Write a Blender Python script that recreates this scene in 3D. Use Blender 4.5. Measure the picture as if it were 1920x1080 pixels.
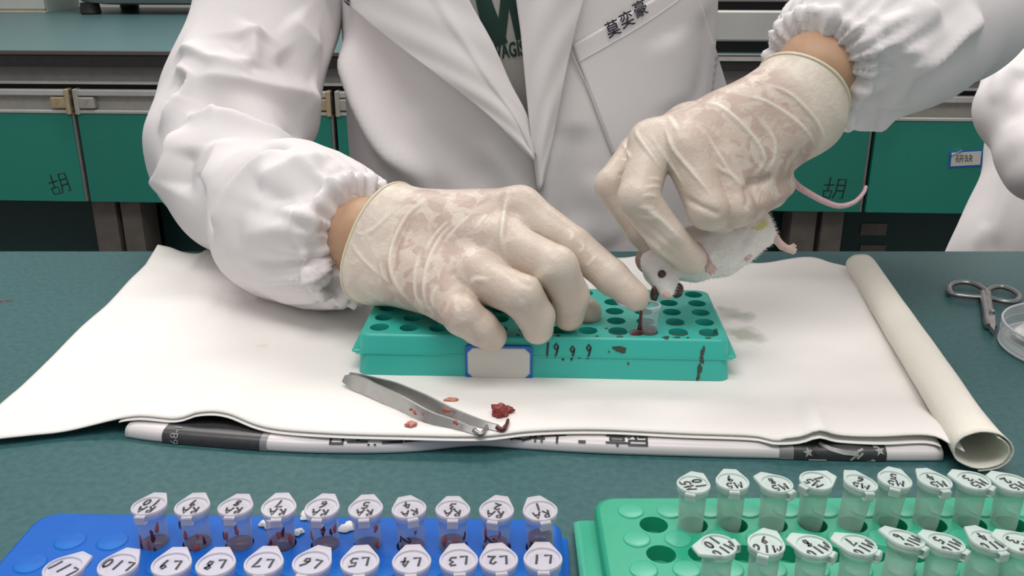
import bpy, math, random
import numpy as np
from mathutils import Vector, Matrix, noise
from mathutils.bvhtree import BVHTree
from mathutils.geometry import tessellate_polygon

for o in list(bpy.data.objects):
    bpy.data.objects.remove(o)
SC = bpy.context.scene
COL = SC.collection
random.seed(4)
rng = np.random.default_rng(4)

# ------------------------------------------------------------------ camera
FPX, PITCH, H = 1750.0, math.radians(20.2), 0.23        # focal length in pixels, tilt, height above the table
CP, SP = math.cos(PITCH), math.sin(PITCH)
cam = bpy.data.cameras.new('camera')
cam.sensor_width = 36.0
cam.lens = FPX / 1920 * 36.0
cam.clip_start = 0.01
camo = bpy.data.objects.new('camera', cam)
COL.objects.link(camo)
camo.location = (0, 0, H)
camo.rotation_euler = (math.pi / 2 - PITCH, 0, 0)
SC.camera = camo

# ------------------------------------------------------------------ light
world = bpy.data.worlds.new('world')
SC.world = world
world.use_nodes = True
bg = world.node_tree.nodes['Background']
bg.inputs[0].default_value = (1.0, 0.965, 0.955, 1)
bg.inputs[1].default_value = 0.46


def area(name, loc, sx, sy, power, rot=(0, 0, 0), col=(1, 0.97, 0.93)):
    l = bpy.data.lights.new(name, 'AREA')
    l.shape = 'RECTANGLE'
    l.size, l.size_y, l.energy, l.color = sx, sy, power, col
    o = bpy.data.objects.new(name, l)
    o.location, o.rotation_euler = loc, rot
    COL.objects.link(o)
    return o


area('ceiling_light', (-0.35, 0.15, 1.75), 1.3, 0.5, 15)
area('ceiling_light', (0.5, -0.25, 1.75), 1.3, 0.5, 8)
area('ceiling_light', (0.0, 2.0, 1.9), 2.4, 0.4, 52)
SC.view_settings.view_transform = 'Standard'
SC.view_settings.look = 'None'
SC.view_settings.gamma = 1.0
SC.view_settings.use_curve_mapping = False
SC.view_settings.exposure = 0.0


# ------------------------------------------------------------------ measuring helpers
def ray(px, py):
    x, y = (px - 960) / FPX, (540 - py) / FPX
    return Vector((x, CP + y * SP, -SP + y * CP))


CAM = Vector((0, 0, H))


def P(px, py, d):                   # a place seen at a pixel, d metres along the lens axis
    return CAM + ray(px, py) * d


def PZ(px, py, z=0.0):              # ... at height z
    r = ray(px, py)
    return CAM + r * ((z - H) / r.z)


def PY(px, py, y):                  # ... on the upright plane Y = y
    r = ray(px, py)
    return CAM + r * (y / r.y)


# ------------------------------------------------------------------ object helpers
def link(o):
    COL.objects.link(o)
    return o


def attach(o, parent):
    if parent is not None:
        o.parent = parent
        if parent.type == 'EMPTY' and not parent.get('_local'):
            o.matrix_parent_inverse = Matrix.Translation(-Vector(parent.location))


def mobj(name, verts, faces, mat=None, parent=None, smooth=True, sharp=None):
    me = bpy.data.meshes.new(name)
    if isinstance(verts, np.ndarray):
        me.vertices.add(len(verts))
        me.vertices.foreach_set('co', verts.astype(np.float32).ravel())
        f = np.asarray(faces, dtype=np.int32)
        k = f.shape[1]
        me.loops.add(f.size)
        me.loops.foreach_set('vertex_index', f.ravel())
        me.polygons.add(len(f))
        me.polygons.foreach_set('loop_start', np.arange(0, f.size, k, dtype=np.int32))
        me.update(calc_edges=True)
    else:
        me.from_pydata([tuple(v) for v in verts], [], [tuple(f) for f in faces])
    if smooth:
        me.shade_smooth()
        if sharp:
            me.set_sharp_from_angle(angle=math.radians(sharp))
    if mat is not None:
        me.materials.append(mat)
    o = link(bpy.data.objects.new(name, me))
    attach(o, parent)
    return o


def tag(o, label=None, cat=None, group=None, kind=None):
    if label: o['label'] = label
    if cat: o['category'] = cat
    if group: o['group'] = group
    if kind: o['kind'] = kind
    return o


def thing(name, label, cat, loc=(0, 0, 0), group=None, rotz=0, local=False):
    o = link(bpy.data.objects.new(name, None))
    o.empty_display_size = 0.02
    o.location = loc
    o.rotation_euler = (0, 0, rotz)
    if local: o['_local'] = 1
    return tag(o, label, cat, group)


def copy_tree(o, parent=None):
    c = o.copy()
    link(c)
    if parent is not None:
        c.parent = parent
    for ch in o.children:
        copy_tree(ch, c)
    return c


# ------------------------------------------------------------------ mesh makers (return verts, faces)
def join(*parts):
    V, F = [], []
    for v, f in parts:
        n = len(V)
        V += [Vector(q) for q in v]
        F += [tuple(i + n for i in q) for q in f]
    return V, F


def box(x0, x1, y0, y1, z0, z1, b=0.0):
    if b <= 0:
        v = [(x, y, z) for z in (z0, z1) for y in (y0, y1) for x in (x0, x1)]
        f = [(0, 2, 3, 1), (4, 5, 7, 6), (0, 1, 5, 4), (2, 6, 7, 3), (0, 4, 6, 2), (1, 3, 7, 5)]
        return [Vector(q) for q in v], f
    # chamfered along all edges: stacked rounded loops
    loops = []
    for z, i in ((z0, b), (z0 + b, 0), (z1 - b, 0), (z1, b)):
        loops.append(rrect(x0 + i, x1 - i, y0 + i, y1 - i, max(b, 1e-4), 2, z))
    return loft(loops, cap=True)


def rrect(x0, x1, y0, y1, r, n=4, z=0.0):
    pts = []
    for cx, cy, a0 in ((x1 - r, y1 - r, 0), (x0 + r, y1 - r, 90), (x0 + r, y0 + r, 180), (x1 - r, y0 + r, 270)):
        for k in range(n + 1):
            a = math.radians(a0 + 90 * k / n)
            pts.append(Vector((cx + r * math.cos(a), cy + r * math.sin(a), z)))
    return pts


def loft(loops, cap=True, closed=True):
    V, F = [], []
    n = len(loops[0])
    for l in loops: V += [Vector(q) for q in l]
    for i in range(len(loops) - 1):
        for j in range(n if closed else n - 1):
            k = (j + 1) % n
            F.append((i * n + j, i * n + k, (i + 1) * n + k, (i + 1) * n + j))
    if cap:
        F.append(tuple(range(n - 1, -1, -1)))
        F.append(tuple((len(loops) - 1) * n + j for j in range(n)))
    return V, F


def lathe(prof, n=24, c=(0, 0, 0), cap=True):
    loops = [[Vector((c[0] + r * math.cos(2 * math.pi * k / n), c[1] + r * math.sin(2 * math.pi * k / n), c[2] + z)) for k in range(n)] for r, z in prof]
    return loft(loops, cap)


def tube(pts, r, n=10, cap=True, closed=False, squash=1.0, up=None):
    pts = [Vector(p) for p in pts]
    m = len(pts)
    rr = r if isinstance(r, (list, tuple)) else [r] * m
    loops = []
    prev = None
    for i, p in enumerate(pts):
        a = pts[(i - 1) % m] if (closed or i > 0) else p
        b = pts[(i + 1) % m] if (closed or i < m - 1) else p
        t = (b - a).normalized()
        if up is not None:
            u = Vector(up)
        elif prev is None:
            u = Vector((0, 0, 1)) if abs(t.z) < 0.9 else Vector((0, 1, 0))
        else:
            u = prev
        u = (u - t * u.dot(t)).normalized()
        prev = u
        w = t.cross(u)
        loops.append([p + u * (rr[i] * squash * math.cos(2 * math.pi * k / n)) + w * (rr[i] * math.sin(2 * math.pi * k / n)) for k in range(n)])
    if closed:
        loops.append(loops[0])
        return loft(loops, False)
    return loft(loops, cap)


def spline(pts, n=8, closed=False):
    pts = [Vector(p) for p in pts]
    m = len(pts)
    out = []
    for i in range(m if closed else m - 1):
        if closed:
            a, b, c, d = pts[(i - 1) % m], pts[i], pts[(i + 1) % m], pts[(i + 2) % m]
        else:
            a, b, c, d = pts[max(i - 1, 0)], pts[i], pts[i + 1], pts[min(i + 2, m - 1)]
        for k in range(n):
            t = k / n
            out.append(0.5 * ((2 * b) + (c - a) * t + (2 * a - 5 * b + 4 * c - d) * t * t + (3 * b - a - 3 * c + d) * t ** 3))
    if not closed: out.append(pts[-1])
    return out


def grid(rows):
    n = len(rows[0])
    V = [Vector(q) for r in rows for q in r]
    F = [(i * n + j, i * n + j + 1, (i + 1) * n + j + 1, (i + 1) * n + j) for i in range(len(rows) - 1) for j in range(n - 1)]
    return V, F


def solid(o, t, off=-1.0):
    m = o.modifiers.new('thickness', 'SOLIDIFY')
    m.thickness, m.offset = t, off
    return o


def xf(vf, M):
    return [M @ Vector(v) for v in vf[0]], vf[1]


def ribbon(strokes, w, z=0.0):
    """flat pen strokes in the XY plane"""
    V, F = [], []
    for s in strokes:
        s = [Vector((p[0], p[1], 0)) for p in s]
        L = []
        for i, p in enumerate(s):
            a, b = s[max(i - 1, 0)], s[min(i + 1, len(s) - 1)]
            t = (b - a)
            t = t.normalized() if t.length > 1e-9 else Vector((1, 0, 0))
            nrm = Vector((-t.y, t.x, 0)) * (w / 2)
            q = p.copy()
            if i == 0: q = q - t * w * 0.4
            if i == len(s) - 1: q = q + t * w * 0.4
            L.append((q + nrm, q - nrm))
        n0 = len(V)
        for l, r_ in L:
            V += [l + Vector((0, 0, z)), r_ + Vector((0, 0, z))]
        for i in range(len(L) - 1):
            F.append((n0 + 2 * i + 1, n0 + 2 * i + 3, n0 + 2 * i + 2, n0 + 2 * i))
    return V, F


GL = {
    '0': [[(.5 + .32 * math.cos(a), .5 + .46 * math.sin(a)) for a in [2 * math.pi * k / 10 + 1.6 for k in range(11)]]],
    '1': [[(.5, 1), (.48, .5), (.5, 0)]],
    '2': [[(.15, .8), (.4, 1), (.75, .85), (.6, .5), (.15, .05), (.5, .12), (.9, .02)]],
    '3': [[(.15, .95), (.6, 1), (.75, .8), (.4, .55), (.8, .35), (.65, .05), (.15, .05)]],
    '4': [[(.45, 1), (.15, .4), (.9, .45)], [(.65, .8), (.6, 0)]],
    '5': [[(.85, 1), (.3, .95), (.22, .55), (.65, .6), (.8, .3), (.6, .02), (.15, .08)]],
    '6': [[(.7, 1), (.35, .7), (.2, .3), (.4, .02), (.75, .12), (.75, .4), (.3, .42)]],
    '7': [[(.1, .95), (.85, 1), (.55, .5), (.4, 0)]],
    '8': [[(.75, .85), (.45, 1), (.25, .8), (.7, .35), (.6, .03), (.25, .1), (.3, .4), (.75, .85)]],
    '9': [[(.75, .7), (.5, .55), (.25, .75), (.5, 1), (.78, .8), (.7, .4), (.5, 0)]],
    'R': [[(.2, 0), (.22, 1), (.7, .95), (.75, .7), (.3, .5), (.85, 0)]],
    'A': [[(.05, 0), (.45, 1), (.9, 0)], [(.2, .4), (.75, .4)]],
    'L': [[(.25, 1), (.2, .05), (.85, .08)]],
    'M': [[(.05, 0), (.2, 1), (.5, .35), (.8, 1), (.97, 0)]],
    '.': [[(.4, .05), (.5, .0)]],
    '-': [[(.2, .5), (.8, .5)]],
    'K': [[(.2, 1), (.2, 0)], [(.8, 1), (.25, .45), (.85, 0)]],
}


def written(lines, h, w, pen, gap=0.25, slant=0.12, seed=0):
    """hand-written lines, centred on the origin"""
    r = random.Random(seed)
    S = []
    n = len(lines)
    for li, t in enumerate(lines):
        tot = len(t) * w + (len(t) - 1) * w * gap
        y0 = ((n - 1) / 2 - li) * h * 1.35 - h / 2
        for ci, ch in enumerate(t):
            x0 = -tot / 2 + ci * w * (1 + gap)
            dy = r.uniform(-.1, .1) * h
            for s in GL.get(ch, []):
                S.append([(x0 + (px + slant * py) * w, y0 + dy + py * h) for px, py in s])
    return ribbon(S, pen)


def text_mesh(s, size, bold=0.0):
    cu = bpy.data.curves.new('t', 'FONT')
    cu.body = s
    cu.size = size
    cu.align_x, cu.align_y = 'CENTER', 'CENTER'
    cu.resolution_u = 3
    cu.offset = bold * size
    o = link(bpy.data.objects.new('t', cu))
    bpy.context.view_layer.update()
    me = bpy.data.meshes.new_from_object(o.evaluated_get(bpy.context.evaluated_depsgraph_get()))
    v = [Vector(q.co) for q in me.vertices]
    f = [tuple(p.vertices) for p in me.polygons]
    bpy.data.objects.remove(o)
    bpy.data.curves.remove(cu)
    bpy.data.meshes.remove(me)
    return v, f


# ------------------------------------------------------------------ distance-field modelling for soft bodies
class Field:
    def __init__(self, lo, hi, h):
        self.lo = np.array(lo, np.float32)
        self.h = h
        self.n = np.ceil((np.array(hi) - np.array(lo)) / h).astype(int) + 1
        self.F = np.full(self.n, 0.06, np.float32)

    def sub(self, lo, hi):
        a = np.clip(np.floor((np.array(lo) - self.lo) / self.h).astype(int), 0, self.n)
        b = np.clip(np.ceil((np.array(hi) - self.lo) / self.h).astype(int) + 1, 0, self.n)
        if np.any(b <= a): return None
        ax = [self.lo[i] + self.h * np.arange(a[i], b[i], dtype=np.float32) for i in range(3)]
        return (slice(a[0], b[0]), slice(a[1], b[1]), slice(a[2], b[2])), ax[0][:, None, None], ax[1][None, :, None], ax[2][None, None, :]

    def merge(self, s, d, k):
        f = self.F[s]
        if k <= 0:
            self.F[s] = np.minimum(f, d)
        else:
            hh = np.clip(.5 + .5 * (f - d) / k, 0, 1)
            self.F[s] = f * (1 - hh) + d * hh - k * hh * (1 - hh)

    def cone(self, a, b, ra, rb, k=0.004, cut=False):
        a, b = np.array(a, np.float32), np.array(b, np.float32)
        m = max(ra, rb) + k + 4 * self.h + 0.002
        q = self.sub(np.minimum(a, b) - m, np.maximum(a, b) + m)
        if q is None: return
        s, X, Y, Z = q
        d = b - a
        L = float(d @ d) + 1e-12
        t = np.clip(((X - a[0]) * d[0] + (Y - a[1]) * d[1] + (Z - a[2]) * d[2]) / L, 0, 1)
        dist = np.sqrt((X - a[0] - t * d[0]) ** 2 + (Y - a[1] - t * d[1]) ** 2 + (Z - a[2] - t * d[2]) ** 2) - (ra + t * (rb - ra))
        if cut:
            self.F[s] = np.maximum(self.F[s], -dist)
        else:
            self.merge(s, dist, k)

    def chain(self, pts, rs, k=0.004):
        for i in range(len(pts) - 1):
            self.cone(pts[i], pts[i + 1], rs[i], rs[i + 1], k)

    def ell(self, c, axes, k=0.004):
        """axes: three vectors whose lengths are the radii"""
        c = np.array(c, np.float32)
        A = [np.array(v, np.float32) for v in axes]
        r = [float(np.linalg.norm(v)) for v in A]
        m = max(r) + k + 4 * self.h
        q = self.sub(c - m, c + m)
        if q is None: return
        s, X, Y, Z = q
        u = [((X - c[0]) * v[0] + (Y - c[1]) * v[1] + (Z - c[2]) * v[2]) / rr for v, rr in zip(A, r)]
        k0 = np.sqrt(sum((ui / ri) ** 2 for ui, ri in zip(u, r)))
        k1 = np.sqrt(sum((ui / ri ** 2) ** 2 for ui, ri in zip(u, r))) + 1e-9
        self.merge(s, k0 * (k0 - 1) / k1, k)

    def plane(self, p, n):
        """keep the side the normal points to"""
        n = np.array(n, np.float32)
        p = np.array(p, np.float32)
        X, Y, Z = (self.lo[i] + self.h * np.arange(self.n[i], dtype=np.float32) for i in range(3))
        d = -((X - p[0])[:, None, None] * n[0] + (Y - p[1])[None, :, None] * n[1] + (Z - p[2])[None, None, :] * n[2])
        self.F = np.maximum(self.F, d)

    def mesh(self):
        F, h = self.F, self.h
        S = F < 0
        nx, ny, nz = F.shape
        cs = (nx - 1, ny - 1, nz - 1)
        acc = np.zeros(cs + (3,), np.float32)
        cnt = np.zeros(cs, np.float32)
        sl = lambda o, n: slice(o, o + n - 1)
        for ax in range(3):
            o1, o2 = [i for i in range(3) if i != ax]
            for b1 in (0, 1):
                for b2 in (0, 1):
                    c0 = [0, 0, 0]
                    c0[o1], c0[o2] = b1, b2
                    c1 = list(c0)
                    c1[ax] = 1
                    i0 = tuple(sl(c0[i], F.shape[i]) for i in range(3))
                    i1 = tuple(sl(c1[i], F.shape[i]) for i in range(3))
                    m = S[i0] != S[i1]
                    f0, f1 = F[i0][m], F[i1][m]
                    t = f0 / (f0 - f1)
                    p = np.tile(np.array(c0, np.float32), (len(t), 1))
                    p[:, ax] += t
                    acc[m] += p
                    cnt[m] += 1
        act = cnt > 0
        ids = np.full(cs, -1, np.int64)
        ids[act] = np.arange(act.sum())
        ijk = np.argwhere(act).astype(np.float32)
        V = (ijk + acc[act] / cnt[act][:, None]) * h + self.lo
        faces = []
        for ax in range(3):
            o1, o2 = [i for i in range(3) if i != ax]
            if ax == 1: o1, o2 = o2, o1
            i0 = [slice(1, -1)] * 3
            i1 = [slice(1, -1)] * 3
            i0[ax] = slice(0, -1)
            i1[ax] = slice(1, None)
            A, B = S[tuple(i0)], S[tuple(i1)]
            m = A != B
            at = np.argwhere(m)
            off = np.ones(3, int)
            off[ax] = 0
            at = at + off
            flip = B[m]

            def g(d1, d2):
                q = at.copy()
                q[:, o1] += d1
                q[:, o2] += d2
                return ids[q[:, 0], q[:, 1], q[:, 2]]
            f = np.stack([g(-1, -1), g(0, -1), g(0, 0), g(-1, 0)], 1)
            f[flip] = f[flip][:, ::-1]
            faces.append(f)
        return V, np.concatenate(faces)


def relax(V, Fq, it=2, lam=0.5):
    n = len(V)
    E = np.concatenate([Fq[:, [0, 1]], Fq[:, [1, 2]], Fq[:, [2, 3]], Fq[:, [3, 0]]])
    deg = np.bincount(E.ravel(), minlength=n).astype(np.float32)[:, None] + 1e-9
    for _ in range(it):
        s = np.zeros_like(V)
        for c in range(3):
            s[:, c] = np.bincount(E[:, 0], V[E[:, 1], c], n) + np.bincount(E[:, 1], V[E[:, 0], c], n)
        V = V + lam * (s / deg - V)
    return V


def normals(V, Fq):
    a = V[Fq[:, 2]] - V[Fq[:, 0]]
    b = V[Fq[:, 3]] - V[Fq[:, 1]]
    fn = np.cross(a, b)
    N = np.zeros_like(V)
    for c in range(3):
        for k in range(4):
            N[:, c] += np.bincount(Fq[:, k], fn[:, c], len(V))
    return N / (np.linalg.norm(N, axis=1)[:, None] + 1e-12)


def bvh_of(V, Fq):
    return BVHTree.FromPolygons([tuple(map(float, v)) for v in V], [tuple(map(int, f)) for f in Fq])


def on(bvh, px, py):
    h = bvh.ray_cast(CAM, ray(px, py).normalized())
    return h[0]


def on_line(bvh, pts, n=5):
    """carry a drawn line onto a surface"""
    q = spline([Vector((x, y, 0)) for x, y in pts], n)
    out = [on(bvh, p.x, p.y) for p in q]
    return [p for p in out if p is not None]


def dist_line(V, line):
    L = np.array([tuple(p) for p in line])
    best = np.full(len(V), 1.0)
    tt = np.zeros(len(V))
    m = len(L) - 1
    for i in range(m):
        a, b = L[i], L[i + 1]
        d = b - a
        t = np.clip(((V - a) @ d) / (d @ d + 1e-12), 0, 1)
        ds = np.linalg.norm(V - a - t[:, None] * d, axis=1)
        c = ds < best
        best[c] = ds[c]
        tt[c] = (i + t[c]) / m
    return best, tt


def crease(V, N, line, w, amp, sharp=False, taper=0.25):
    """raise (or sink) a fold along a line lying on the surface"""
    if len(line) < 2: return V
    L = np.array([tuple(p) for p in line])
    near = np.all((V > L.min(0) - 4 * w) & (V < L.max(0) + 4 * w), axis=1)
    idx = np.where(near)[0]
    if len(idx) == 0: return V
    d, t = dist_line(V[idx], line)
    e = np.clip(np.minimum(t, 1 - t) / taper, 0, 1)
    e = e * e * (3 - 2 * e)
    prof = np.exp(-(d / w) ** (1.25 if sharp else 2))
    V = V.copy()
    V[idx] += N[idx] * (amp * prof * e)[:, None]
    return V


def lumpy(V, N, scale, amp, seed=0):
    """slow random swelling built from a few sine waves"""
    r = np.random.default_rng(seed)
    s = np.zeros(len(V))
    for k in range(9):
        d = r.normal(size=3)
        d /= np.linalg.norm(d)
        s += np.sin(V @ d * (2 * math.pi / (scale * r.uniform(.6, 1.6))) + r.uniform(0, 6.28))
    return V + N * (s / 9 * 2 * amp)[:, None]


def ring_on(bvh, c, axis, n=40, far=0.15):
    axis = Vector(axis).normalized()
    u = axis.orthogonal().normalized()
    w = axis.cross(u)
    out = []
    for k in range(n):
        a = 2 * math.pi * k / n
        d = u * math.cos(a) + w * math.sin(a)
        h = bvh.ray_cast(Vector(c) + d * far, -d, far)
        if h[0] is not None: out.append(h[0])
    return out


# ------------------------------------------------------------------ materials
def mat(name, col, rough=0.5, metal=0.0, spec=0.5, noise_amt=0.0, noise_scale=50.0, col2=None, bump=0.0, bump_scale=400.0, coat=0.0, sss=0.0):
    m = bpy.data.materials.new(name)
    m.use_nodes = True
    nt = m.node_tree
    b = nt.nodes['Principled BSDF']
    b.inputs['Base Color'].default_value = (*col, 1)
    b.inputs['Roughness'].default_value = rough
    b.inputs['Metallic'].default_value = metal
    b.inputs['Specular IOR Level'].default_value = spec
    if coat: b.inputs['Coat Weight'].default_value = coat
    if sss:
        b.inputs['Subsurface Weight'].default_value = sss
        b.inputs['Subsurface Radius'].default_value = (.004, .002, .0015)
    tc = nt.nodes.new('ShaderNodeTexCoord')
    if noise_amt or col2:
        n = nt.nodes.new('ShaderNodeTexNoise')
        n.inputs['Scale'].default_value = noise_scale
        n.inputs['Detail'].default_value = 5
        nt.links.new(tc.outputs['Object'], n.inputs['Vector'])
        r = nt.nodes.new('ShaderNodeValToRGB')
        c2 = col2 or tuple(c * (1 - noise_amt) for c in col)
        r.color_ramp.elements[0].color = (*c2, 1)
        r.color_ramp.elements[1].color = (*col, 1)
        r.color_ramp.elements[0].position = .35
        r.color_ramp.elements[1].position = .65
        nt.links.new(n.outputs['Fac'], r.inputs['Fac'])
        nt.links.new(r.outputs['Color'], b.inputs['Base Color'])
    if bump:
        n = nt.nodes.new('ShaderNodeTexNoise')
        n.inputs['Scale'].default_value = bump_scale
        n.inputs['Detail'].default_value = 4
        nt.links.new(tc.outputs['Object'], n.inputs['Vector'])
        bp = nt.nodes.new('ShaderNodeBump')
        bp.inputs['Strength'].default_value = bump
        bp.inputs['Distance'].default_value = 0.001
        nt.links.new(n.outputs['Fac'], bp.inputs['Height'])
        nt.links.new(bp.outputs['Normal'], b.inputs['Normal'])
    return m


def clear_mat(name, col, solidness, rough=0.3, tint=(1, 1, 1), fres=True):
    """thin see-through plastic or glass"""
    m = bpy.data.materials.new(name)
    m.use_nodes = True
    nt = m.node_tree
    b = nt.nodes['Principled BSDF']
    b.inputs['Base Color'].default_value = (*col, 1)
    b.inputs['Roughness'].default_value = rough
    t = nt.nodes.new('ShaderNodeBsdfTransparent')
    t.inputs[0].default_value = (*tint, 1)
    mx = nt.nodes.new('ShaderNodeMixShader')
    lw = nt.nodes.new('ShaderNodeLayerWeight')
    lw.inputs['Blend'].default_value = 0.35
    mp = nt.nodes.new('ShaderNodeMapRange')
    mp.inputs['To Min'].default_value = solidness
    mp.inputs['To Max'].default_value = min(1.0, solidness + (0.45 if fres else 0))
    nt.links.new(lw.outputs['Facing'], mp.inputs['Value'])
    nt.links.new(mp.outputs['Result'], mx.inputs['Fac'])
    nt.links.new(t.outputs[0], mx.inputs[1])
    nt.links.new(b.outputs[0], mx.inputs[2])
    nt.links.new(mx.outputs[0], nt.nodes['Material Output'].inputs['Surface'])
    return m


M = {}
M['table'] = mat('teal_resin_top', (.042, .122, .128), .42, spec=.28, noise_scale=260, col2=(.028, .096, .102))
M['bench_top'] = mat('bench_resin_top', (.085, .185, .19), .35, noise_scale=120, col2=(.07, .16, .17))
M['black_edge'] = mat('black_edge', (.022, .02, .021), .45, noise_amt=.3, noise_scale=60)
M['brown_edge'] = mat('brown_edge', (.10, .085, .08), .45)
M['alu'] = mat('aluminium_rail', (.52, .52, .50), .45, metal=.2, noise_amt=.1, noise_scale=30)
M['alu_dark'] = mat('aluminium_panel', (.22, .22, .21), .5, metal=.1, noise_amt=.15, noise_scale=40)
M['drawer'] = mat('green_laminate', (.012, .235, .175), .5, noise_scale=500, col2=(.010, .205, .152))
M['lower'] = mat('shaded_green_laminate', (.010, .050, .048), .55, noise_scale=400, col2=(.008, .040, .038))  # cabinet green darkened to carry the shade below the drawers
M['post'] = mat('grey_post', (.14, .125, .11), .5, noise_amt=.2, noise_scale=30)
M['beige'] = mat('beige_bracket', (.45, .36, .22), .55, noise_amt=.15, noise_scale=80)
M['greyplastic'] = mat('grey_bracket', (.38, .37, .33), .55, noise_amt=.1, noise_scale=80)
M['device_white'] = mat('instrument_white', (.47, .48, .46), .45, noise_amt=.08, noise_scale=15)
M['device_grey'] = mat('instrument_grey', (.27, .30, .29), .35, noise_amt=.1, noise_scale=15)
M['rubber'] = mat('black_rubber_and_gap_shade', (.015, .014, .015), .6, noise_amt=.2)
M['floor'] = mat('dark_floor', (.10, .10, .095), .5, noise_amt=.2, noise_scale=20)
M['wall'] = mat('painted_wall', (.62, .62, .60), .7, noise_amt=.05, noise_scale=5)
M['ink'] = mat('black_marker', (.018, .018, .022), .5, noise_amt=.3, noise_scale=900)
M['ink_green'] = mat('dark_green_print', (.012, .05, .038), .7, noise_amt=.2, noise_scale=600)
M['thread'] = mat('dark_thread', (.03, .028, .05), .7, noise_amt=.3, noise_scale=900)
M['coat'] = mat('white_cotton', (.79, .755, .76), .85, spec=.2, noise_scale=25, col2=(.77, .735, .74), bump=.12, bump_scale=1800)
M['coat_seam'] = mat('white_stitching', (.66, .63, .66), .9, spec=.1, noise_amt=.05)
M['shirt'] = mat('grey_shirt', (.50, .48, .46), .9, spec=.1, noise_amt=.06, noise_scale=60, bump=.1, bump_scale=1500)
M['skin'] = mat('skin', (.50, .315, .20), .5, spec=.35, noise_scale=70, col2=(.45, .275, .175), bump=.08, bump_scale=500, sss=.15)
M['rack_teal'] = mat('teal_plastic', (.034, .45, .375), .38, noise_scale=12, col2=(.031, .42, .35))
M['rack_blue'] = mat('blue_plastic', (.003, .112, .50), .5, spec=.22, noise_scale=40, col2=(.002, .097, .45))
M['rack_blue_light'] = mat('blue_plastic_boss', (.006, .155, .57), .5, spec=.25, noise_scale=60, col2=(.003, .105, .48))
M['rack_green'] = mat('green_plastic', (.012, .37, .215), .35, noise_scale=40, col2=(.010, .33, .19), sss=.2)
M['rack_green_light'] = mat('green_plastic_boss', (.06, .44, .29), .35, noise_scale=60, col2=(.045, .41, .26), sss=.2)
M['tube'] = clear_mat('clear_tube_plastic', (.62, .64, .72), .20, .22)
M['tube_frost'] = clear_mat('frosted_tube_plastic', (.60, .72, .66), .42, .35)
M['lid'] = clear_mat('lid_plastic', (.66, .63, .70), .52, .25)
M['lid_frost'] = clear_mat('frosted_lid_plastic', (.60, .70, .67), .56, .3)
M['glass'] = clear_mat('dish_glass', (.75, .8, .8), .07, .08)
M['blood'] = mat('dried_blood', (.055, .011, .013), .35, noise_scale=300, col2=(.115, .016, .016))
M['blood_thin'] = mat('thin_blood', (.34, .06, .05), .4, noise_scale=300, col2=(.42, .12, .09))
M['serum'] = clear_mat('pale_residue', (.13, .035, .04), .42, .3)
M['stain'] = mat('brown_stain', (.055, .05, .03), .5, noise_scale=600, col2=(.03, .06, .045))
M['steel'] = mat('brushed_steel', (.46, .46, .45), .33, metal=.85, noise_amt=.12, noise_scale=120)
M['steel_dark'] = mat('satin_steel', (.34, .34, .34), .3, metal=.9, noise_amt=.15, noise_scale=150)
M['label'] = mat('label_paper', (.66, .65, .60), .6, noise_amt=.03, noise_scale=80)
M['label_blue'] = mat('label_blue', (.012, .13, .50), .5, noise_amt=.1, noise_scale=200)
M['label_rim'] = mat('label_pale_blue', (.45, .55, .68), .5, noise_amt=.05)
M['wrap'] = mat('wrapper_white', (.70, .66, .67), .28, noise_scale=40, col2=(.66, .62, .63))
M['wrap_black'] = mat('wrapper_black', (.05, .048, .052), .35, noise_amt=.2, noise_scale=300)
M['wrap_grey'] = mat('wrapper_grey', (.26, .25, .25), .35, noise_amt=.1)
M['wrap_print'] = mat('wrapper_pale_print', (.38, .37, .37), .4, noise_amt=.2, noise_scale=500)
M['cotton'] = mat('cotton_wool', (.80, .78, .78), .95, spec=.1, noise_amt=.05, bump=.5, bump_scale=900)
M['cream'] = mat('cream_tape', (.52, .50, .38), .6, noise_amt=.08)
M['bin'] = clear_mat('clear_bin_plastic', (.40, .48, .45), .45, .3)
M['tissue'] = mat('red_tissue', (.18, .018, .016), .35, noise_scale=400, col2=(.36, .06, .05), bump=.5, bump_scale=900)
M['tissue_pale'] = mat('pale_red_tissue', (.48, .14, .11), .4, noise_scale=600, col2=(.60, .26, .20), bump=.4, bump_scale=900)
M['fur'] = mat('white_fur', (.88, .86, .83), .9, spec=.15, noise_scale=120, col2=(.83, .81, .78), bump=.5, bump_scale=700)
M['pinkskin'] = mat('pink_skin', (.70, .53, .47), .5, noise_scale=400, col2=(.64, .45, .40), bump=.3, bump_scale=900, sss=.1)
M['tail'] = mat('pink_tail', (.62, .40, .42), .5, noise_scale=300, col2=(.55, .34, .36), bump=.3, bump_scale=1500)
M['ear'] = mat('ear_skin', (.45, .30, .26), .6, noise_amt=.1, noise_scale=200)
M['yellow'] = mat('yellow_dye_fur', (.70, .66, .16), .9, noise_scale=200, col2=(.68, .65, .35), bump=.6, bump_scale=700)
M['eye'] = mat('dark_eye', (.075, .04, .032), .25, noise_amt=.2, noise_scale=300)
M['bead'] = mat('latex_bead', (.72, .65, .48), .4, noise_amt=.05)


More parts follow.
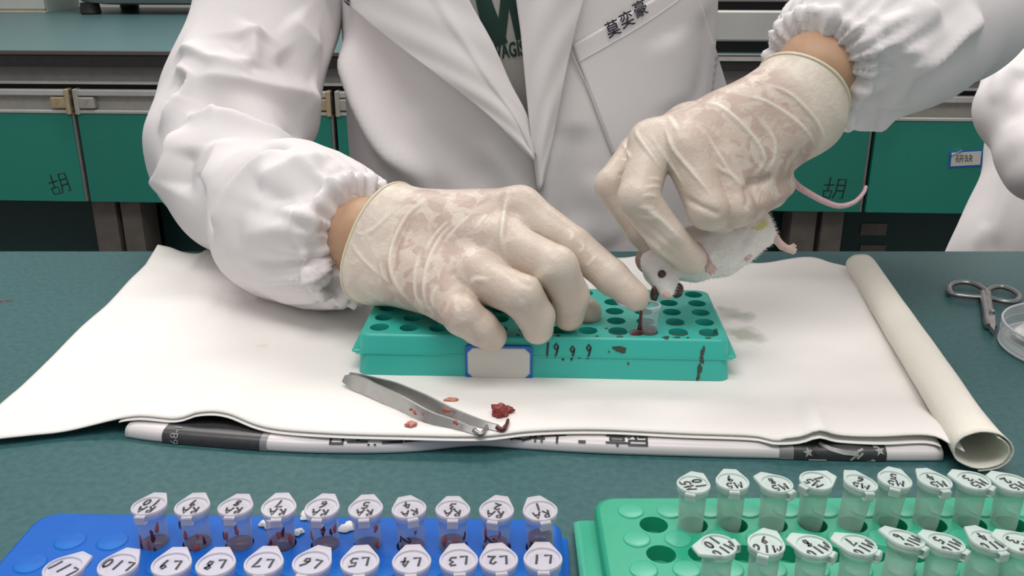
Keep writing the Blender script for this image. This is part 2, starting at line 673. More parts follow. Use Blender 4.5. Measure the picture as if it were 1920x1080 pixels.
def glove_material():
    m = bpy.data.materials.new('cream_latex')
    m.use_nodes = True
    nt = m.node_tree
    b = nt.nodes['Principled BSDF']
    b.inputs['Roughness'].default_value = .38
    b.inputs['Specular IOR Level'].default_value = .45
    tc = nt.nodes.new('ShaderNodeTexCoord')

    def nz(scale, detail, stretch=None):
        n = nt.nodes.new('ShaderNodeTexNoise')
        n.inputs['Scale'].default_value = scale
        n.inputs['Detail'].default_value = detail
        n.inputs['Distortion'].default_value = .6
        nt.links.new(tc.outputs['Object'], n.inputs['Vector'])
        return n

    def ramp(src, p0, p1, c0, c1):
        r = nt.nodes.new('ShaderNodeValToRGB')
        r.color_ramp.elements[0].position, r.color_ramp.elements[1].position = p0, p1
        r.color_ramp.elements[0].color, r.color_ramp.elements[1].color = c0, c1
        nt.links.new(src, r.inputs['Fac'])
        return r
    base = ramp(nz(45, 3).outputs['Fac'], .35, .65, (.585, .485, .405, 1), (.655, .565, .490, 1))
    patch = ramp(nz(95, 5).outputs['Fac'], .47, .54, (0, 0, 0, 1), (1, 1, 1, 1))
    at = nt.nodes.new('ShaderNodeAttribute')
    at.attribute_name = 'cling'
    mu = nt.nodes.new('ShaderNodeMath')
    mu.operation = 'MULTIPLY'
    nt.links.new(patch.outputs['Color'], mu.inputs[0])
    nt.links.new(at.outputs['Fac'], mu.inputs[1])
    mx = nt.nodes.new('ShaderNodeMix')
    mx.data_type = 'RGBA'
    nt.links.new(mu.outputs[0], mx.inputs['Factor'])
    nt.links.new(base.outputs['Color'], mx.inputs['A'])
    mx.inputs['B'].default_value = (.51, .39, .335, 1)
    # loose latex is paler
    at2 = nt.nodes.new('ShaderNodeAttribute')
    at2.attribute_name = 'loose'
    mx2 = nt.nodes.new('ShaderNodeMix')
    mx2.data_type = 'RGBA'
    nt.links.new(at2.outputs['Fac'], mx2.inputs['Factor'])
    nt.links.new(mx.outputs['Result'], mx2.inputs['A'])
    mx2.inputs['B'].default_value = (.77, .705, .60, 1)
    nt.links.new(mx2.outputs['Result'], b.inputs['Base Color'])
    bp = nt.nodes.new('ShaderNodeBump')
    bp.inputs['Strength'].default_value = .4
    bp.inputs['Distance'].default_value = .001
    nt.links.new(nz(330, 5).outputs['Fac'], bp.inputs['Height'])
    nt.links.new(bp.outputs['Normal'], b.inputs['Normal'])
    return m


M['glove'] = glove_material()


def paper_material():
    m = mat('white_pad_paper', (.84, .815, .79), .8, spec=.2, noise_scale=14, col2=(.82, .79, .765), bump=.2, bump_scale=900)
    nt = m.node_tree
    b = nt.nodes['Principled BSDF']
    src = b.inputs['Base Color'].links[0].from_socket
    tc = nt.nodes.new('ShaderNodeTexCoord')
    nzz = nt.nodes.new('ShaderNodeTexNoise')
    nzz.inputs['Scale'].default_value = 70
    nzz.inputs['Detail'].default_value = 3
    nt.links.new(tc.outputs['Object'], nzz.inputs['Vector'])
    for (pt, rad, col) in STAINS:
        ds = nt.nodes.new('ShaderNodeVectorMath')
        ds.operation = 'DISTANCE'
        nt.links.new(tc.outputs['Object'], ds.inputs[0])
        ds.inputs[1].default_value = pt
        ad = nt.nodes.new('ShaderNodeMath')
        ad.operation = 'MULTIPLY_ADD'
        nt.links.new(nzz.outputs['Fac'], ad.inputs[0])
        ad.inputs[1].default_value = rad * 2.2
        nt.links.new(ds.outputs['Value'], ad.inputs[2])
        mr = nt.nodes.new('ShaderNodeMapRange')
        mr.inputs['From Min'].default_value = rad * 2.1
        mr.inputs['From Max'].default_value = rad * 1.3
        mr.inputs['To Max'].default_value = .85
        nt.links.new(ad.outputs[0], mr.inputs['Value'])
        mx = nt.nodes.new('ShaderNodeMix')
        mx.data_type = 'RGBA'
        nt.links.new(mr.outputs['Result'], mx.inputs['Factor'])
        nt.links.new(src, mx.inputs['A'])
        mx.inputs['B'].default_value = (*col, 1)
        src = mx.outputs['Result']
    nt.links.new(src, b.inputs['Base Color'])
    return m


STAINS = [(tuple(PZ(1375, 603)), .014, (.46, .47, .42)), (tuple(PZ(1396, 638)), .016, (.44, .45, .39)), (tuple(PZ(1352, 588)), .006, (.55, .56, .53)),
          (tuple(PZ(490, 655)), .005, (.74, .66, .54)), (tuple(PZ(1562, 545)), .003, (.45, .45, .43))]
M['paper'] = paper_material()

# ================================================================== the setting
TB = PZ(960, 470).y                                    # far edge of the work table
fl = mobj('floor', *box(-4, 4, -1.5, 6, -.86, -.82), M['floor'], smooth=False)
tag(fl, kind='structure')
wb = mobj('wall_back', *box(-4, 4, 5.6, 5.7, -.82, 2.4), M['wall'], smooth=False)
tag(wb, kind='structure')

# ---- work table
t = thing('lab_table', 'teal resin-topped work table carrying the white sheet and racks', 'table', (0, .3, -.82))
mobj('table_top', *box(-1.1, 1.1, -.15, TB, -.028, 0, .002), M['table'], t, sharp=30)
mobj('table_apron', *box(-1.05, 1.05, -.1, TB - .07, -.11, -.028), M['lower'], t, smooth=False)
for sx in (-1, 1):
    for y in (-.08, TB - .13):
        mobj('leg', *box(sx * 1.0 - .03, sx * 1.0 + .03, y, y + .06, -.82, -.11, .003), M['post'], t, sharp=30)

# ---- bench behind the worker, turned a little towards the right
BY = 2.075
BR = Matrix.Translation((0, BY, 0)) @ Matrix.Rotation(math.radians(-3.0), 4, 'Z')


def bpart(name, shape, m, parent, sharp=30):
    return mobj(name, *xf(shape, BR), m, parent, smooth=True, sharp=sharp)


wt = thing('bench_worktop', 'long bench worktop with a dark edge behind the worker', 'worktop', BR @ Vector((0, .7, -.03)))
bpart('top', box(-2.4, 2.4, .004, 1.5, -.012, .0094, .001), M['bench_top'], wt)
bpart('edge_strip', box(-2.4, 2.4, -.004, .004, .000, .0094, .001), M['brown_edge'], wt)
bpart('edge_band', box(-2.4, 2.4, .002, .022, -.026, -.0005, .001), M['black_edge'], wt)
fr = thing('workbench', 'grey metal workbench stand with posts under the long worktop', 'workbench', BR @ Vector((0, .4, -.82)))
bpart('rail', box(-2.4, 2.4, .03, .05, -.062, -.026), M['alu_dark'], fr)
bpart('rail_lip', box(-2.4, 2.4, .022, .05, -.068, -.061, .001), M['alu'], fr)
bpart('gap_shade_strip', box(-2.4, 2.4, .05, .06, -.09, -.06), M['black_edge'], fr)  # black strip puts the shade of the gap into colour
for x in (-2.1, -.955, .71, 1.9):
    bpart('post', box(x - .062, x - .004, .05, .14, -.82, -.33, .003), M['post'], fr)
    bpart('post', box(x + .008, x + .058, .05, .14, -.82, -.33, .003), M['post'], fr)
    bpart('post_groove', box(x - .006, x + .010, .07, .13, -.82, -.33), M['black_edge'], fr)
gx = -.996
DW = .597
which = ['farthest left, cut by the picture edge', 'left of the seated worker, beside the sleeve', 'hidden behind the worker',
         'behind the raised hand and mouse tail', 'rightmost, with a blue-edged paper label']
for i in range(-1, 4):
    x0, x1 = gx + i * DW + .004, gx + (i + 1) * DW - .010
    if i == -1: x0 -= .25
    if i == 3: x1 += .25
    d = thing('drawer', 'green bench drawer ' + which[i + 1], 'drawer', BR @ Vector(((x0 + x1) / 2, .1, -.34)), 'green drawers under the bench')
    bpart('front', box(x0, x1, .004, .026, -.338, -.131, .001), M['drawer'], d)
    bpart('edge_trim', box(x1, x1 + .006, .006, .03, -.338, -.131, .001), M['alu_dark'], d)
    bpart('body', box(x0 + .01, x1 - .01, .026, .42, -.325, -.09), M['alu_dark'], d)
    bpart('handle_rail', box(x0, x1 + .004, .000, .020, -.091, -.077, .002), M['alu'], d)
    bpart('handle_lip', box(x0, x1 + .004, .000, .020, -.131, -.1225, .002), M['alu'], d)
    bpart('handle_recess', box(x0, x1 + .004, .017, .026, -.1225, -.091), M['greyplastic'], d)
    for side, m in ((x0 + .0, M['greyplastic']), (x1 + .004, M['beige'])):
        w = .046 if side > x0 + .1 else -.046
        br = bpart('handle_bracket', box(min(side, side - w), max(side, side - w), -.001, .02, -.120, -.093, .003), m, d)
        bpart('bracket_end', box(min(side, side - w * .22), max(side, side - w * .22), -.004, .02, -.133, -.075, .002), m, br)
        S = ribbon([[(-.006, .006), (.006, .006), (-.006, -.006), (.006, -.006)]], .002)
        cx = side - w * .62
        bpart('embossed_mark', xf(S, Matrix.Translation((cx, -.0018, -.1065)) @ Matrix.Rotation(math.pi / 2, 4, 'X')), m, br)
    if i in (-1, 2):        # the scrawled surname mark
        K = [[(0, .62), (.45, .66)], [(.22, 1), (.2, .35)], [(.02, .32), (.4, .36), (.36, 0), (.05, .03), (.02, .32)],
             [(.62, .95), (.6, .3), (.5, 0)], [(.62, .95), (.98, .98), (.97, .02), (.85, .06)], [(.63, .66), (.95, .68)], [(.62, .38), (.95, .4)]]
        px = (107, 346) if i == -1 else (1566, 354)
        q = BR.inverted() @ PY(px[0], px[1], BY + (.05 if i == -1 else -.04))
        s = .046
        V = ribbon([[((a - .5) * s, (b - .5) * s) for a, b in k] for k in K], .0028)
        R = Matrix.Translation((q.x, .0032, q.z)) @ Matrix.Rotation(math.radians(-12 if i == -1 else 5), 4, 'Y') @ Matrix.Rotation(math.pi / 2, 4, 'X')
        bpart('marker_writing', xf(V, R), M['ink'], d)
    if i == 3:
        q = BR.inverted() @ PY(1811, 298, BY - .05)
        R = Matrix.Translation((q.x, 0, q.z)) @ Matrix.Rotation(math.radians(-4), 4, 'Y')
        lb = bpart('paper_label', xf(box(-.036, .036, .0022, .0045, -.019, .019), R), M['label_blue'], d)
        bpart('label_face', xf(box(-.0315, .0315, .0012, .0022, -.0145, .0155), R), M['label'], lb)
        curl = [(-.034, .0022, .010), (-.012, .0022, .0195), (-.012, -.006, .0215), (-.036, -.006, .0125)]
        bpart('curled_corner', xf(([Vector(c) for c in curl], [(0, 1, 2, 3)]), R), M['label'], lb)
        tv = text_mesh('研缺', .019)
        bpart('label_writing', xf(tv, R @ Matrix.Translation((-.004, .0008, 0)) @ Matrix.Rotation(math.pi / 2, 4, 'X')), M['stain'], lb)
# lower cabinets, set back
for k, (x0, x1, where) in enumerate(((-2.3, -.93, 'on the left in the shade'), (-.91, .69, 'behind the worker'), (.735, 2.3, 'on the right with a grey label'))):
    c = thing('lower_cabinet', 'lower cabinet with shade painted into its green under the bench ' + where, 'cabinet', BR @ Vector(((x0 + x1) / 2, .4, -.82)), 'lower cabinets under the bench')
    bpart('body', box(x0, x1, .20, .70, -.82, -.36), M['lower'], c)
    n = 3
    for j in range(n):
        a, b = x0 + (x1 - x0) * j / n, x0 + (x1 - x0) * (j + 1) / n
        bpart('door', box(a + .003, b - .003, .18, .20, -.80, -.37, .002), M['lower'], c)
    if k == 2:
        for (px, py, hh) in ((1636, 428, .015), (1634, 466, .012)):
            q = BR.inverted() @ PY(px, py, BY + .14)
            bpart('grey_label', box(q.x - .031, q.x + .031, .176, .18, q.z - hh, q.z + hh), M['post'], c)  # labels drawn in the dark grey of the posts

# ---- things standing on the bench
q = BR.inverted() @ PZ(38, 23, .010)
b = thing('white_box', 'white box on the bench at the far left', 'box', BR @ Vector((q.x, q.y + .1, .010)))
bpart('body', box(q.x - .32, q.x + .09, q.y, q.y + .25, .016, .20, .006), M['device_white'], b)
bpart('base_tray', box(q.x - .33, q.x + .095, q.y - .01, q.y + .27, .010, .016), M['cream'], b)
bpart('clear_side', box(q.x + .095, q.x + .10, q.y, q.y + .22, .010, .12), M['bin'], b)
q = BR.inverted() @ PZ(152, 27, .010)
c = thing('centrifuge', 'rounded grey instrument on black feet at the bench back left', 'instrument', BR @ Vector((q.x + .25, q.y + .2, .010)))
L = []
for z, i in ((.040, .06), (.048, .02), (.075, 0), (.20, 0), (.26, .03), (.28, .09)):
    L.append([Vector((v.x, v.y, z)) for v in rrect(q.x - .05 + i, q.x + .55 - i, q.y - .03 + i, q.y + .40 - i, .12, 8)])
bpart('housing', loft(L), M['device_grey'], c)
bpart('front_panel', box(q.x + .14, q.x + .36, q.y - .036, q.y - .026, .10, .19, .004), M['rubber'], c)
for (fx, fy) in ((.02, .03), (.48, .03), (.02, .33), (.48, .33)):
    bpart('foot', lathe([(.030, .010), (.034, .014), (.030, .046)], 16, (q.x + fx, q.y + fy, 0)), M['rubber'], c)
q = BR.inverted() @ PZ(1342, 99, .010)
d = thing('drawer_instrument', 'pale grey instrument with long horizontal panels beside the coat', 'instrument', BR @ Vector((q.x + .2, q.y + .2, .010)))
bpart('base', box(q.x - .03, q.x + .36, q.y + .03, q.y + .35, .010, .034), M['rubber'], d)  # black colour stands in for the shadow gap under the panel
bpart('panel', box(q.x - .05, q.x + .38, q.y, q.y + .03, .034, .098, .004), M['device_white'], d)
bpart('inner_body', box(q.x - .04, q.x + .37, q.y + .03, q.y + .35, .034, .30), M['rubber'], d)
bpart('upper_panel', box(q.x - .05, q.x + .38, q.y + .005, q.y + .035, .116, .30, .004), M['device_white'], d)
bpart('edge_sticker', box(q.x - .09, q.x + .32, -.007, -.0042, -.004, .004), M['alu'], wt)
q = BR.inverted() @ PZ(1850, 92, .010)
d = thing('plastic_bin', 'clear plastic bin with cream tape on the bench at far right', 'bin', BR @ Vector((q.x + .1, q.y + .1, .010)))
L = [[Vector((v.x, v.y, z)) for v in rrect(q.x - .06 - i, q.x + .26 + i, q.y - i, q.y + .2 + i, .03, 5)] for z, i in ((.010, 0), (.15, .02))]
o = bpart('bin_body', loft(L, cap=False), M['bin'], d)
bpart('bin_lid', box(q.x - .09, q.x + .29, q.y - .03, q.y + .23, .15, .162, .005), M['bin'], d)
bpart('tape', box(q.x - .01, q.x + .20, q.y - .0170, q.y - .0155, .066, .112), M['cream'], d)
bpart('tape', box(q.x - .055, q.x + .02, q.y - .0085, q.y - .007, .018, .038), M['cream'], d)

# ================================================================== white pad on the table
FR = [(-70, 836), (0, 829), (60, 824), (130, 816), (245, 797), (330, 801), (375, 789), (425, 791), (500, 818), (620, 829), (760, 826), (900, 828), (1000, 818), (1120, 822),
      (1280, 829), (1410, 834), (1450, 842), (1500, 840), (1535, 830), (1570, 838), (1650, 842), (1740, 840), (1778, 856), (1806, 872)]
BK = [(297, 467), (320, 471), (345, 479), (372, 480), (395, 471), (470, 478), (600, 482), (800, 484), (1000, 484), (1150, 492), (1200, 487), (1260, 486), (1330, 490), (1385, 497), (1430, 499),
      (1470, 492), (1500, 487), (1530, 488), (1560, 499), (1605, 512)]


def resample(pts, n):
    s = spline(pts, 6)
    d = [0]
    for i in range(1, len(s)): d.append(d[-1] + (s[i] - s[i - 1]).length)
    out = []
    k = 0
    for i in range(n):
        g = d[-1] * i / (n - 1)
        while k < len(d) - 2 and d[k + 1] < g: k += 1
        f = (g - d[k]) / max(d[k + 1] - d[k], 1e-9)
        out.append(s[k].lerp(s[k + 1], min(max(f, 0), 1)))
    return out


NU, NV = 150, 70
front = []
for (x, y) in FR:
    z = .0015 if x < 200 else .0074
    if x in (375, 425): z = .011
    if x in (1535,): z = .011
    if x < 60: z = .002
    front.append(PZ(x, y - (0 if x < 240 else 4 if 700 < x < 1010 else 11), z))
back = [PZ(x, y, .0015 if x > 400 else .006) for x, y in BK]
fr_ = resample(front, NU)
bk_ = resample(back, NU)
rows = []
for j in range(NV):
    v = j / (NV - 1)
    row = []
    for i in range(NU):
        p = fr_[i].lerp(bk_[i], v)
        sf = min(1, max(0, (v - .07) / .16))
        base = fr_[i].z * (1 - sf * sf * (3 - 2 * sf)) + bk_[i].z * max(0, (v - .9) / .1) + .0012
        u = i / (NU - 1)
        w = noise.noise(Vector((p.x * 14, p.y * 14, 2.3))) * .0022 + noise.noise(Vector((p.x * 40, p.y * 40, 7.7))) * .0007
        flat = 1.0
        hump = .006 * math.exp(-((p.x - .20) / .06) ** 2 - ((p.y - .60) / .045) ** 2) + .005 * math.exp(-((p.x - .115) / .02) ** 2 - ((p.y - .63) / .03) ** 2)
        hump += .004 * math.exp(-((p.x + .13 + .35 * (p.y - .5)) / .018) ** 2) * max(0, min(1, (p.y - .42) * 9))
        if -.20 < p.x < .13 and .36 < p.y < .60: flat = .15
        p.z = base + max(0, (w + .0012)) * flat + hump * (1 if flat == 1 else .1)
        row.append(p)
    rows.append(row)
pad = thing('paper_pad', 'large white absorbent sheet spread under the teal rack', 'sheet', (0, .5, 0))
ps = mobj('sheet', *grid(rows), M['paper'], pad)
solid(ps, .0007, 1)
PAPER = BVHTree.FromPolygons([tuple(v) for r in rows for v in r], grid(rows)[1])


def on_paper(px, py, lift=0.0):
    h = PAPER.ray_cast(CAM, ray(px, py).normalized())
    p = h[0] if h[0] is not None else PZ(px, py, .003)
    return p + Vector((0, 0, lift + .0008))

lay = []
for j in range(8):
    v = -.006 + .04 * j / 7
    lay.append([Vector((fr_[i].lerp(bk_[i], v).x, fr_[i].lerp(bk_[i], v).y, max(fr_[i].z + .0012 - .0012, .0005))) for i in range(22, NU - 4)])
solid(mobj('under_layer', *grid(lay), M['paper'], pad), .0004, 1)
# rolled-up right edge: a loose spiral of the same sheet
A, B = PZ(1580, 518, .0), PZ(1786, 884, .0)
ax = (B - A).normalized()
sd = Vector((0, 0, 1)).cross(ax).normalized()
if sd.x < 0: sd = -sd
NR = 46
loops = []
for i in range(NR):
    f = i / (NR - 1)
    c = A.lerp(B, f) + sd * .0112
    r0 = .0098 + .0012 * f
    L = []
    for k in range(44):
        a = k / 43 * 2 * math.pi * 1.42
        th = -math.pi / 2 + a                              # starts at the table, winds outwards-up-back
        r = r0 * (1 - .13 * a / (2 * math.pi)) + .0004 * noise.noise(Vector((a * 2, f * 9, 1)))
        flare = 1 + .12 * max(0, (f - .86) / .14) ** 2
        L.append(c + sd * (r * flare * 1.12 * math.cos(th)) + Vector((0, 0, 1)) * (r * .86 * flare * math.sin(th) + r0 * .86 * flare + .0012))
    sk = .012 * (f - .5)
    loops.append(L)
M['roll'] = mat('rolled_pad_back', (.80, .765, .69), .75, spec=.2, noise_scale=20, col2=(.77, .735, .655), bump=.35, bump_scale=500)
ro = mobj('rolled_edge', *loft(loops, cap=False, closed=False), M['roll'], pad)
ro['label'] = 'cream rolled-up edge of the sheet'
solid(ro, .0007, 0)

# printed wrapper strip lying under the front edge of the pad
wp = thing('printed_wrapper', 'flattened white printed wrapper tube tucked under the sheet front edge', 'wrapper', (0, PZ(960, 850).y, 0))
CL = [(245, 822), (320, 832), (520, 848), (640, 852), (760, 850), (890, 838), (1000, 845), (1120, 852), (1300, 858), (1460, 862), (1650, 866), (1767, 866)]
cl = resample([PZ(x, y, 0) + Vector((0, .0100, 0)) for x, y in CL], 120)


def prof(th, off):
    c_, s_ = math.cos(th), math.sin(th)
    return -math.copysign(abs(c_) ** .55, c_) * (.0100 + off), .0005 + abs(s_) ** .6 * (.0060 + off)


ARC = [(0.0, 0.0)]
for k in range(1, 201):
    a, b = prof(math.pi * (k - 1) / 200, 0), prof(math.pi * k / 200, 0)
    ARC.append((ARC[-1][0] + math.hypot(b[0] - a[0], b[1] - a[1]), math.pi * k / 200))


def arc_th(s):
    for (a, ta), (b, tb) in zip(ARC, ARC[1:]):
        if s <= b: return ta + (tb - ta) * max(0, s - a) / max(b - a, 1e-9)
    return math.pi


def strip(i0, i1, off, a0=0.0, a1=1.0, n=12):
    rows_ = []
    for i in range(i0, i1 + 1):
        c = cl[i]
        tdir = (cl[min(i + 1, 119)] - cl[max(i - 1, 0)]).normalized()
        nrm = Vector((-tdir.y, tdir.x, 0))
        r = []
        for k in range(n + 1):
            a, b = prof(arc_th(ARC[-1][0] * (a0 + (a1 - a0) * k / n)), off)
            r.append(c + nrm * a + Vector((0, 0, b)))
        rows_.append(r)
    return grid(rows_)


def cli(px):                     # strip index nearest to a picture column
    return min(range(120), key=lambda i: abs(960 + FPX * cl[i].x / (cl[i].y * CP + H * SP) - px))


so = mobj('sleeve', *strip(0, 119, 0, n=28), M['wrap'], wp)
solid(so, .0004, 1)
for a, b, m, nm in ((322, 500, 'wrap_black', 'black_band'), (501, 517, 'wrap_grey', 'grey_band'), (1456, 1474, 'wrap_grey', 'grey_band'), (1475, 1650, 'wrap_black', 'black_band')):
    mobj(nm, *strip(cli(a), cli(b), .00025, 0, .9, 26), M[m], wp)


def on_strip(vf, px, v0, rot, off=.0005):
    """lay flat print (metres, x along, y up the slope) on the wrapper"""
    i = cli(px)
    c = cl[i]
    tdir = (cl[min(i + 1, 119)] - cl[max(i - 1, 0)]).normalized()
    nrm = Vector((-tdir.y, tdir.x, 0))
    V = []
    for v in vf[0]:
        w = Matrix.Rotation(rot, 3, 'Z') @ Vector(v)
        a, b = prof(arc_th(min(max(w.y + v0, 0), ARC[-1][0])), off)
        V.append(c + tdir * w.x + nrm * a + Vector((0, 0, b)))
    return V, vf[1]


mobj('print', *on_strip(text_mesh('368-1', .0060), 345, .0035, math.pi / 2), M['wrap_print'], wp)
for s, px in (('品', 640), ('工', 672), ('业', 704), ('厂', 738), ('丁', 780), ('轟', 962), ('斯', 1004), ('七', 1046), ('高', 1150), ('尿', 1190)):
    mobj('print', *on_strip(text_mesh(s, .0125, .006), px, .0108, math.pi), M['ink'], wp)
mobj('print', *on_strip(ribbon([[(-.0012, 0), (.0012, 0)]], .0014), 1095, .0056, 0), M['ink'], wp)
star = [(math.sin(k * math.pi / 5) * (.0026 if k % 2 == 0 else .0011), math.cos(k * math.pi / 5) * (.0026 if k % 2 == 0 else .0011)) for k in range(10)]
SV = ([Vector((x, y, 0)) for x, y in star] + [Vector((0, 0, 0))], [(k, (k + 1) % 10, 10) for k in range(10)])
mobj('print', *on_strip(SV, 1499, .0036, .2, .0006), M['wrap_print'], wp)
mobj('print', *on_strip(SV, 1632, .0050, .2, .0006), M['wrap_print'], wp)
mobj('print', *on_strip(ribbon([[(-.006, 0), (.004, 0)]], .0085), 1526, .0060, 1.35, .0006), M['wrap_grey'], wp)
mobj('print', *on_strip(text_mesh('K', .0055), 1518, .0040, .1, .0008), M['wrap_black'], wp)
mobj('print', *on_strip(ribbon([[(-.010, .004), (-.006, .001), (0, -.0005), (.006, -.001)]], .0022), 1572, .0045, 0, .0006), M['wrap_print'], wp)
mobj('print', *on_strip(ribbon([[(0, .008), (.002, .003), (.0005, -.004), (-.002, -.007)]], .002), 1618, .0040, 0, .0006), M['wrap_grey'], wp)
mobj('print', *on_strip(ribbon([[(-.003, -.002), (-.001, .0)], [(0, -.001), (.002, .001)], [(0, .002), (.002, .003)]], .0012), 1598, .0025, 0, .0006), M['wrap_print'], wp)

# ================================================================== tube racks
def rack_shell(x0, x1, y0, y1, h, holes, hr, hd, r=.006, ch=.0015, inset=.0, n=22):
    """hollow-looking block whose top is pierced by real wells"""
    loops = [rrect(x0, x1, y0, y1, r, 5, 0), rrect(x0 + inset, x1 - inset, y0 + inset, y1 - inset, r, 5, h - ch),
             rrect(x0 + inset + ch * .35, x1 - inset - ch * .35, y0 + inset + ch * .35, y1 - inset - ch * .35, r, 5, h - ch * .35),
             rrect(x0 + inset + ch, x1 - inset - ch, y0 + inset + ch, y1 - inset - ch, r, 5, h)]
    V, F = loft(loops, cap=False)
    F.append(tuple(range(len(loops[0]) - 1, -1, -1)))
    outer = loops[-1]
    hl = [[Vector((cx + hr * math.cos(2 * math.pi * k / n), cy + hr * math.sin(2 * math.pi * k / n), h)) for k in range(n)] for cx, cy in holes]
    allp = list(outer) + [p for l in hl for p in l]
    base = len(V)
    V += allp
    for tri in tessellate_polygon([outer] + hl):
        a, b, c = tri
        nz = (allp[b] - allp[a]).cross(allp[c] - allp[a]).z
        F.append((base + a, base + b, base + c) if nz > 0 else (base + a, base + c, base + b))
    for l in hl:
        i0 = len(V)
        V += [p.copy() for p in l]
        V += [Vector((p.x, p.y, h - hd)) for p in l]
        for k in range(n):
            k2 = (k + 1) % n
            F.append((i0 + k2, i0 + k, i0 + n + k, i0 + n + k2))
        F.append(tuple(i0 + n + k for k in range(n)))
    return V, F


RH = .024
f1, f12, b1 = PZ(712, 620, RH), PZ(1328, 630, RH), PZ(718, 550, RH)
RX = (f12 - f1).normalized()
RA_ = math.atan2(RX.y, RX.x)
RYD = Vector((-RX.y, RX.x, 0))
pit = (f12 - f1).length / 11
rpt = (b1 - f1).dot(RYD) / 4
RC = f1 + RX * pit * 5.5 + RYD * rpt * 2
RC.z = 0.0022
MR = thing('tube_rack', 'teal plastic tube rack dated in marker under the gloved hands', 'tube rack', RC, rotz=RA_, local=True)
hx, hy = pit * 5.5 + .0115, rpt * 2 + .0105
FY = -hy - .0018
holes = [((i - 5.5) * pit, (j - 2) * rpt) for j in range(5) for i in range(12)]
mobj('rack_body', *rack_shell(-hx, hx, FY, hy, RH, holes, .0054, .021, inset=.0015), M['rack_teal'], MR, sharp=40)
mobj('seam_line', *join(*[box(-hx - .0003, hx + .0003, FY + .0005, FY + .002, .0125, .0131)]), M['rack_teal'], MR, smooth=False)
for s in (-1, 1):
    mobj('side_lip', *box(s * (hx + .001) - .003, s * (hx + .001) + .003, -hy + .004, hy - .004, .0105, .0130, .001), M['rack_teal'], MR, sharp=40)
RM = Matrix.Translation(RC) @ Matrix.Rotation(RA_, 4, 'Z')


def rack_xy(px, py, z):
    return RM.inverted() @ PZ(px, py, z + RC.z)


def rack_front(px, py):
    """local x, z where a pixel meets the rack's front face"""
    i = RM.inverted()
    o, d = i @ CAM, (i.to_3x3() @ ray(px, py))
    k = (FY + .0004 - o.y) / d.y
    return o + d * k


fy = FY - .0004
a, b_ = rack_front(872, 646), rack_front(998, 712)
cx, cz, w2, h2 = (a.x + b_.x) / 2, (a.z + b_.z) / 2, (b_.x - a.x) / 2, (a.z - b_.z) / 2
lb = mobj('label', *loft([[Vector((v.x + cx, fy + yy, v.y + cz)) for v in rrect(-w2, w2, -h2, h2, .0022, 4)] for yy in (-.0004, .0012)]), M['label_blue'], MR, sharp=30)
mobj('label_rim', *loft([[Vector((v.x + cx, fy + yy, v.y + cz)) for v in rrect(-w2 + .0013, w2 - .0013, -h2 + .0013, h2 - .0013, .003, 1)] for yy in (-.00055, .001)]), M['label_rim'], lb, sharp=30)
mobj('label_face', *loft([[Vector((v.x + cx, fy + yy, v.y + cz)) for v in rrect(-w2 + .0018, w2 - .0018, -h2 + .0018, h2 - .0018, .0028, 1)] for yy in (-.0007, .001)]), M['label'], lb, sharp=30)
q = rack_front(1064, 660)
tv = written(['19.9.9'], .0082, .0041, .0011, gap=.10, seed=2)
mobj('date_writing', *xf(tv, Matrix.Translation((q.x, FY - .0002 + .0014 * q.z / RH, q.z)) @ Matrix.Rotation(math.pi / 2 - .06, 4, 'X')), M['ink'], MR)


def splat(r, seed, n=14, z=.0003, ax=1.0):
    R = random.Random(seed)
    ph = [R.uniform(0, 6.28) for _ in range(4)]
    V = []
    for k in range(n):
        a = 2 * math.pi * k / n
        rr = r * (1 + .25 * math.sin(2 * a + ph[0]) + .18 * math.sin(3 * a + ph[1]) + .12 * math.sin(5 * a + ph[2]))
        V.append(Vector((rr * ax * math.cos(a), rr * math.sin(a), 0)))
    top = [v * .7 + Vector((0, 0, z)) for v in V]
    return V + top + [Vector((0, 0, z * 1.2))], [(k, (k + 1) % n, n + (k + 1) % n, n + k) for k in range(n)] + [(n + k, n + (k + 1) % n, 2 * n) for k in range(n)]


for k, (px, py, r, ax) in enumerate(((1252, 645, .0016, 1.5), (1272, 641, .0012, 1.4), (1293, 643, .0009, 1), (1163, 637, .0013, 1.2), (1120, 637, .0009, 1), (1046, 639, .0011, 1.6), (1342, 619, .0016, .9),
                                     (1330, 640, .0012, 1.2), (1137, 616, .0008, 1), (1180, 623, .0007, 1), (970, 637, .0008, 1.3))):
    q = rack_xy(px, py, RH)
    q.y = max(q.y, FY + .004)
    mobj('stain', *xf(splat(r, k, ax=ax), Matrix.Translation((q.x, q.y, RH + .00005))), M['stain'], MR)
for k, (px, py, r, ax) in enumerate(((1163, 656, .0022, 1.6), (1158, 657, .0012, 1), (1178, 682, .0008, .8), (1318, 660, .0030, .38), (1316, 674, .0034, .34), (1312, 691, .0036, .32), (1309, 706, .0026, .42), (1142, 660, .0005, 1))):
    q = rack_front(px, py)
    mobj('stain', *xf(splat(r, k + 40, ax=ax), Matrix.Translation((q.x, FY + .0016 * max(0, (q.z - .0) / RH) - .00012, q.z)) @ Matrix.Rotation(math.pi / 2, 4, 'X')), M['stain'], MR)
for (i, j) in ((8, 0), (9, 0), (10, 0), (11, 0), (10, 1)):
    q = holes[j * 12 + i]
    mobj('well_residue', *xf(splat(.0045, i * 7 + j, 16, .0006), Matrix.Translation((q[0], q[1], .0036))), M['stain'] if i != 9 else M['blood'], MR)
    rim = [Vector((q[0] + .0055 * math.cos(a), q[1] + .0055 * math.sin(a), RH + .00012)) for a in [math.radians(g) for g in range(200, 331, 10)]]
    if (i, j) != (10, 1) or True:
        mobj('well_stain', *tube(rim, .00045, 6), M['stain'], MR)

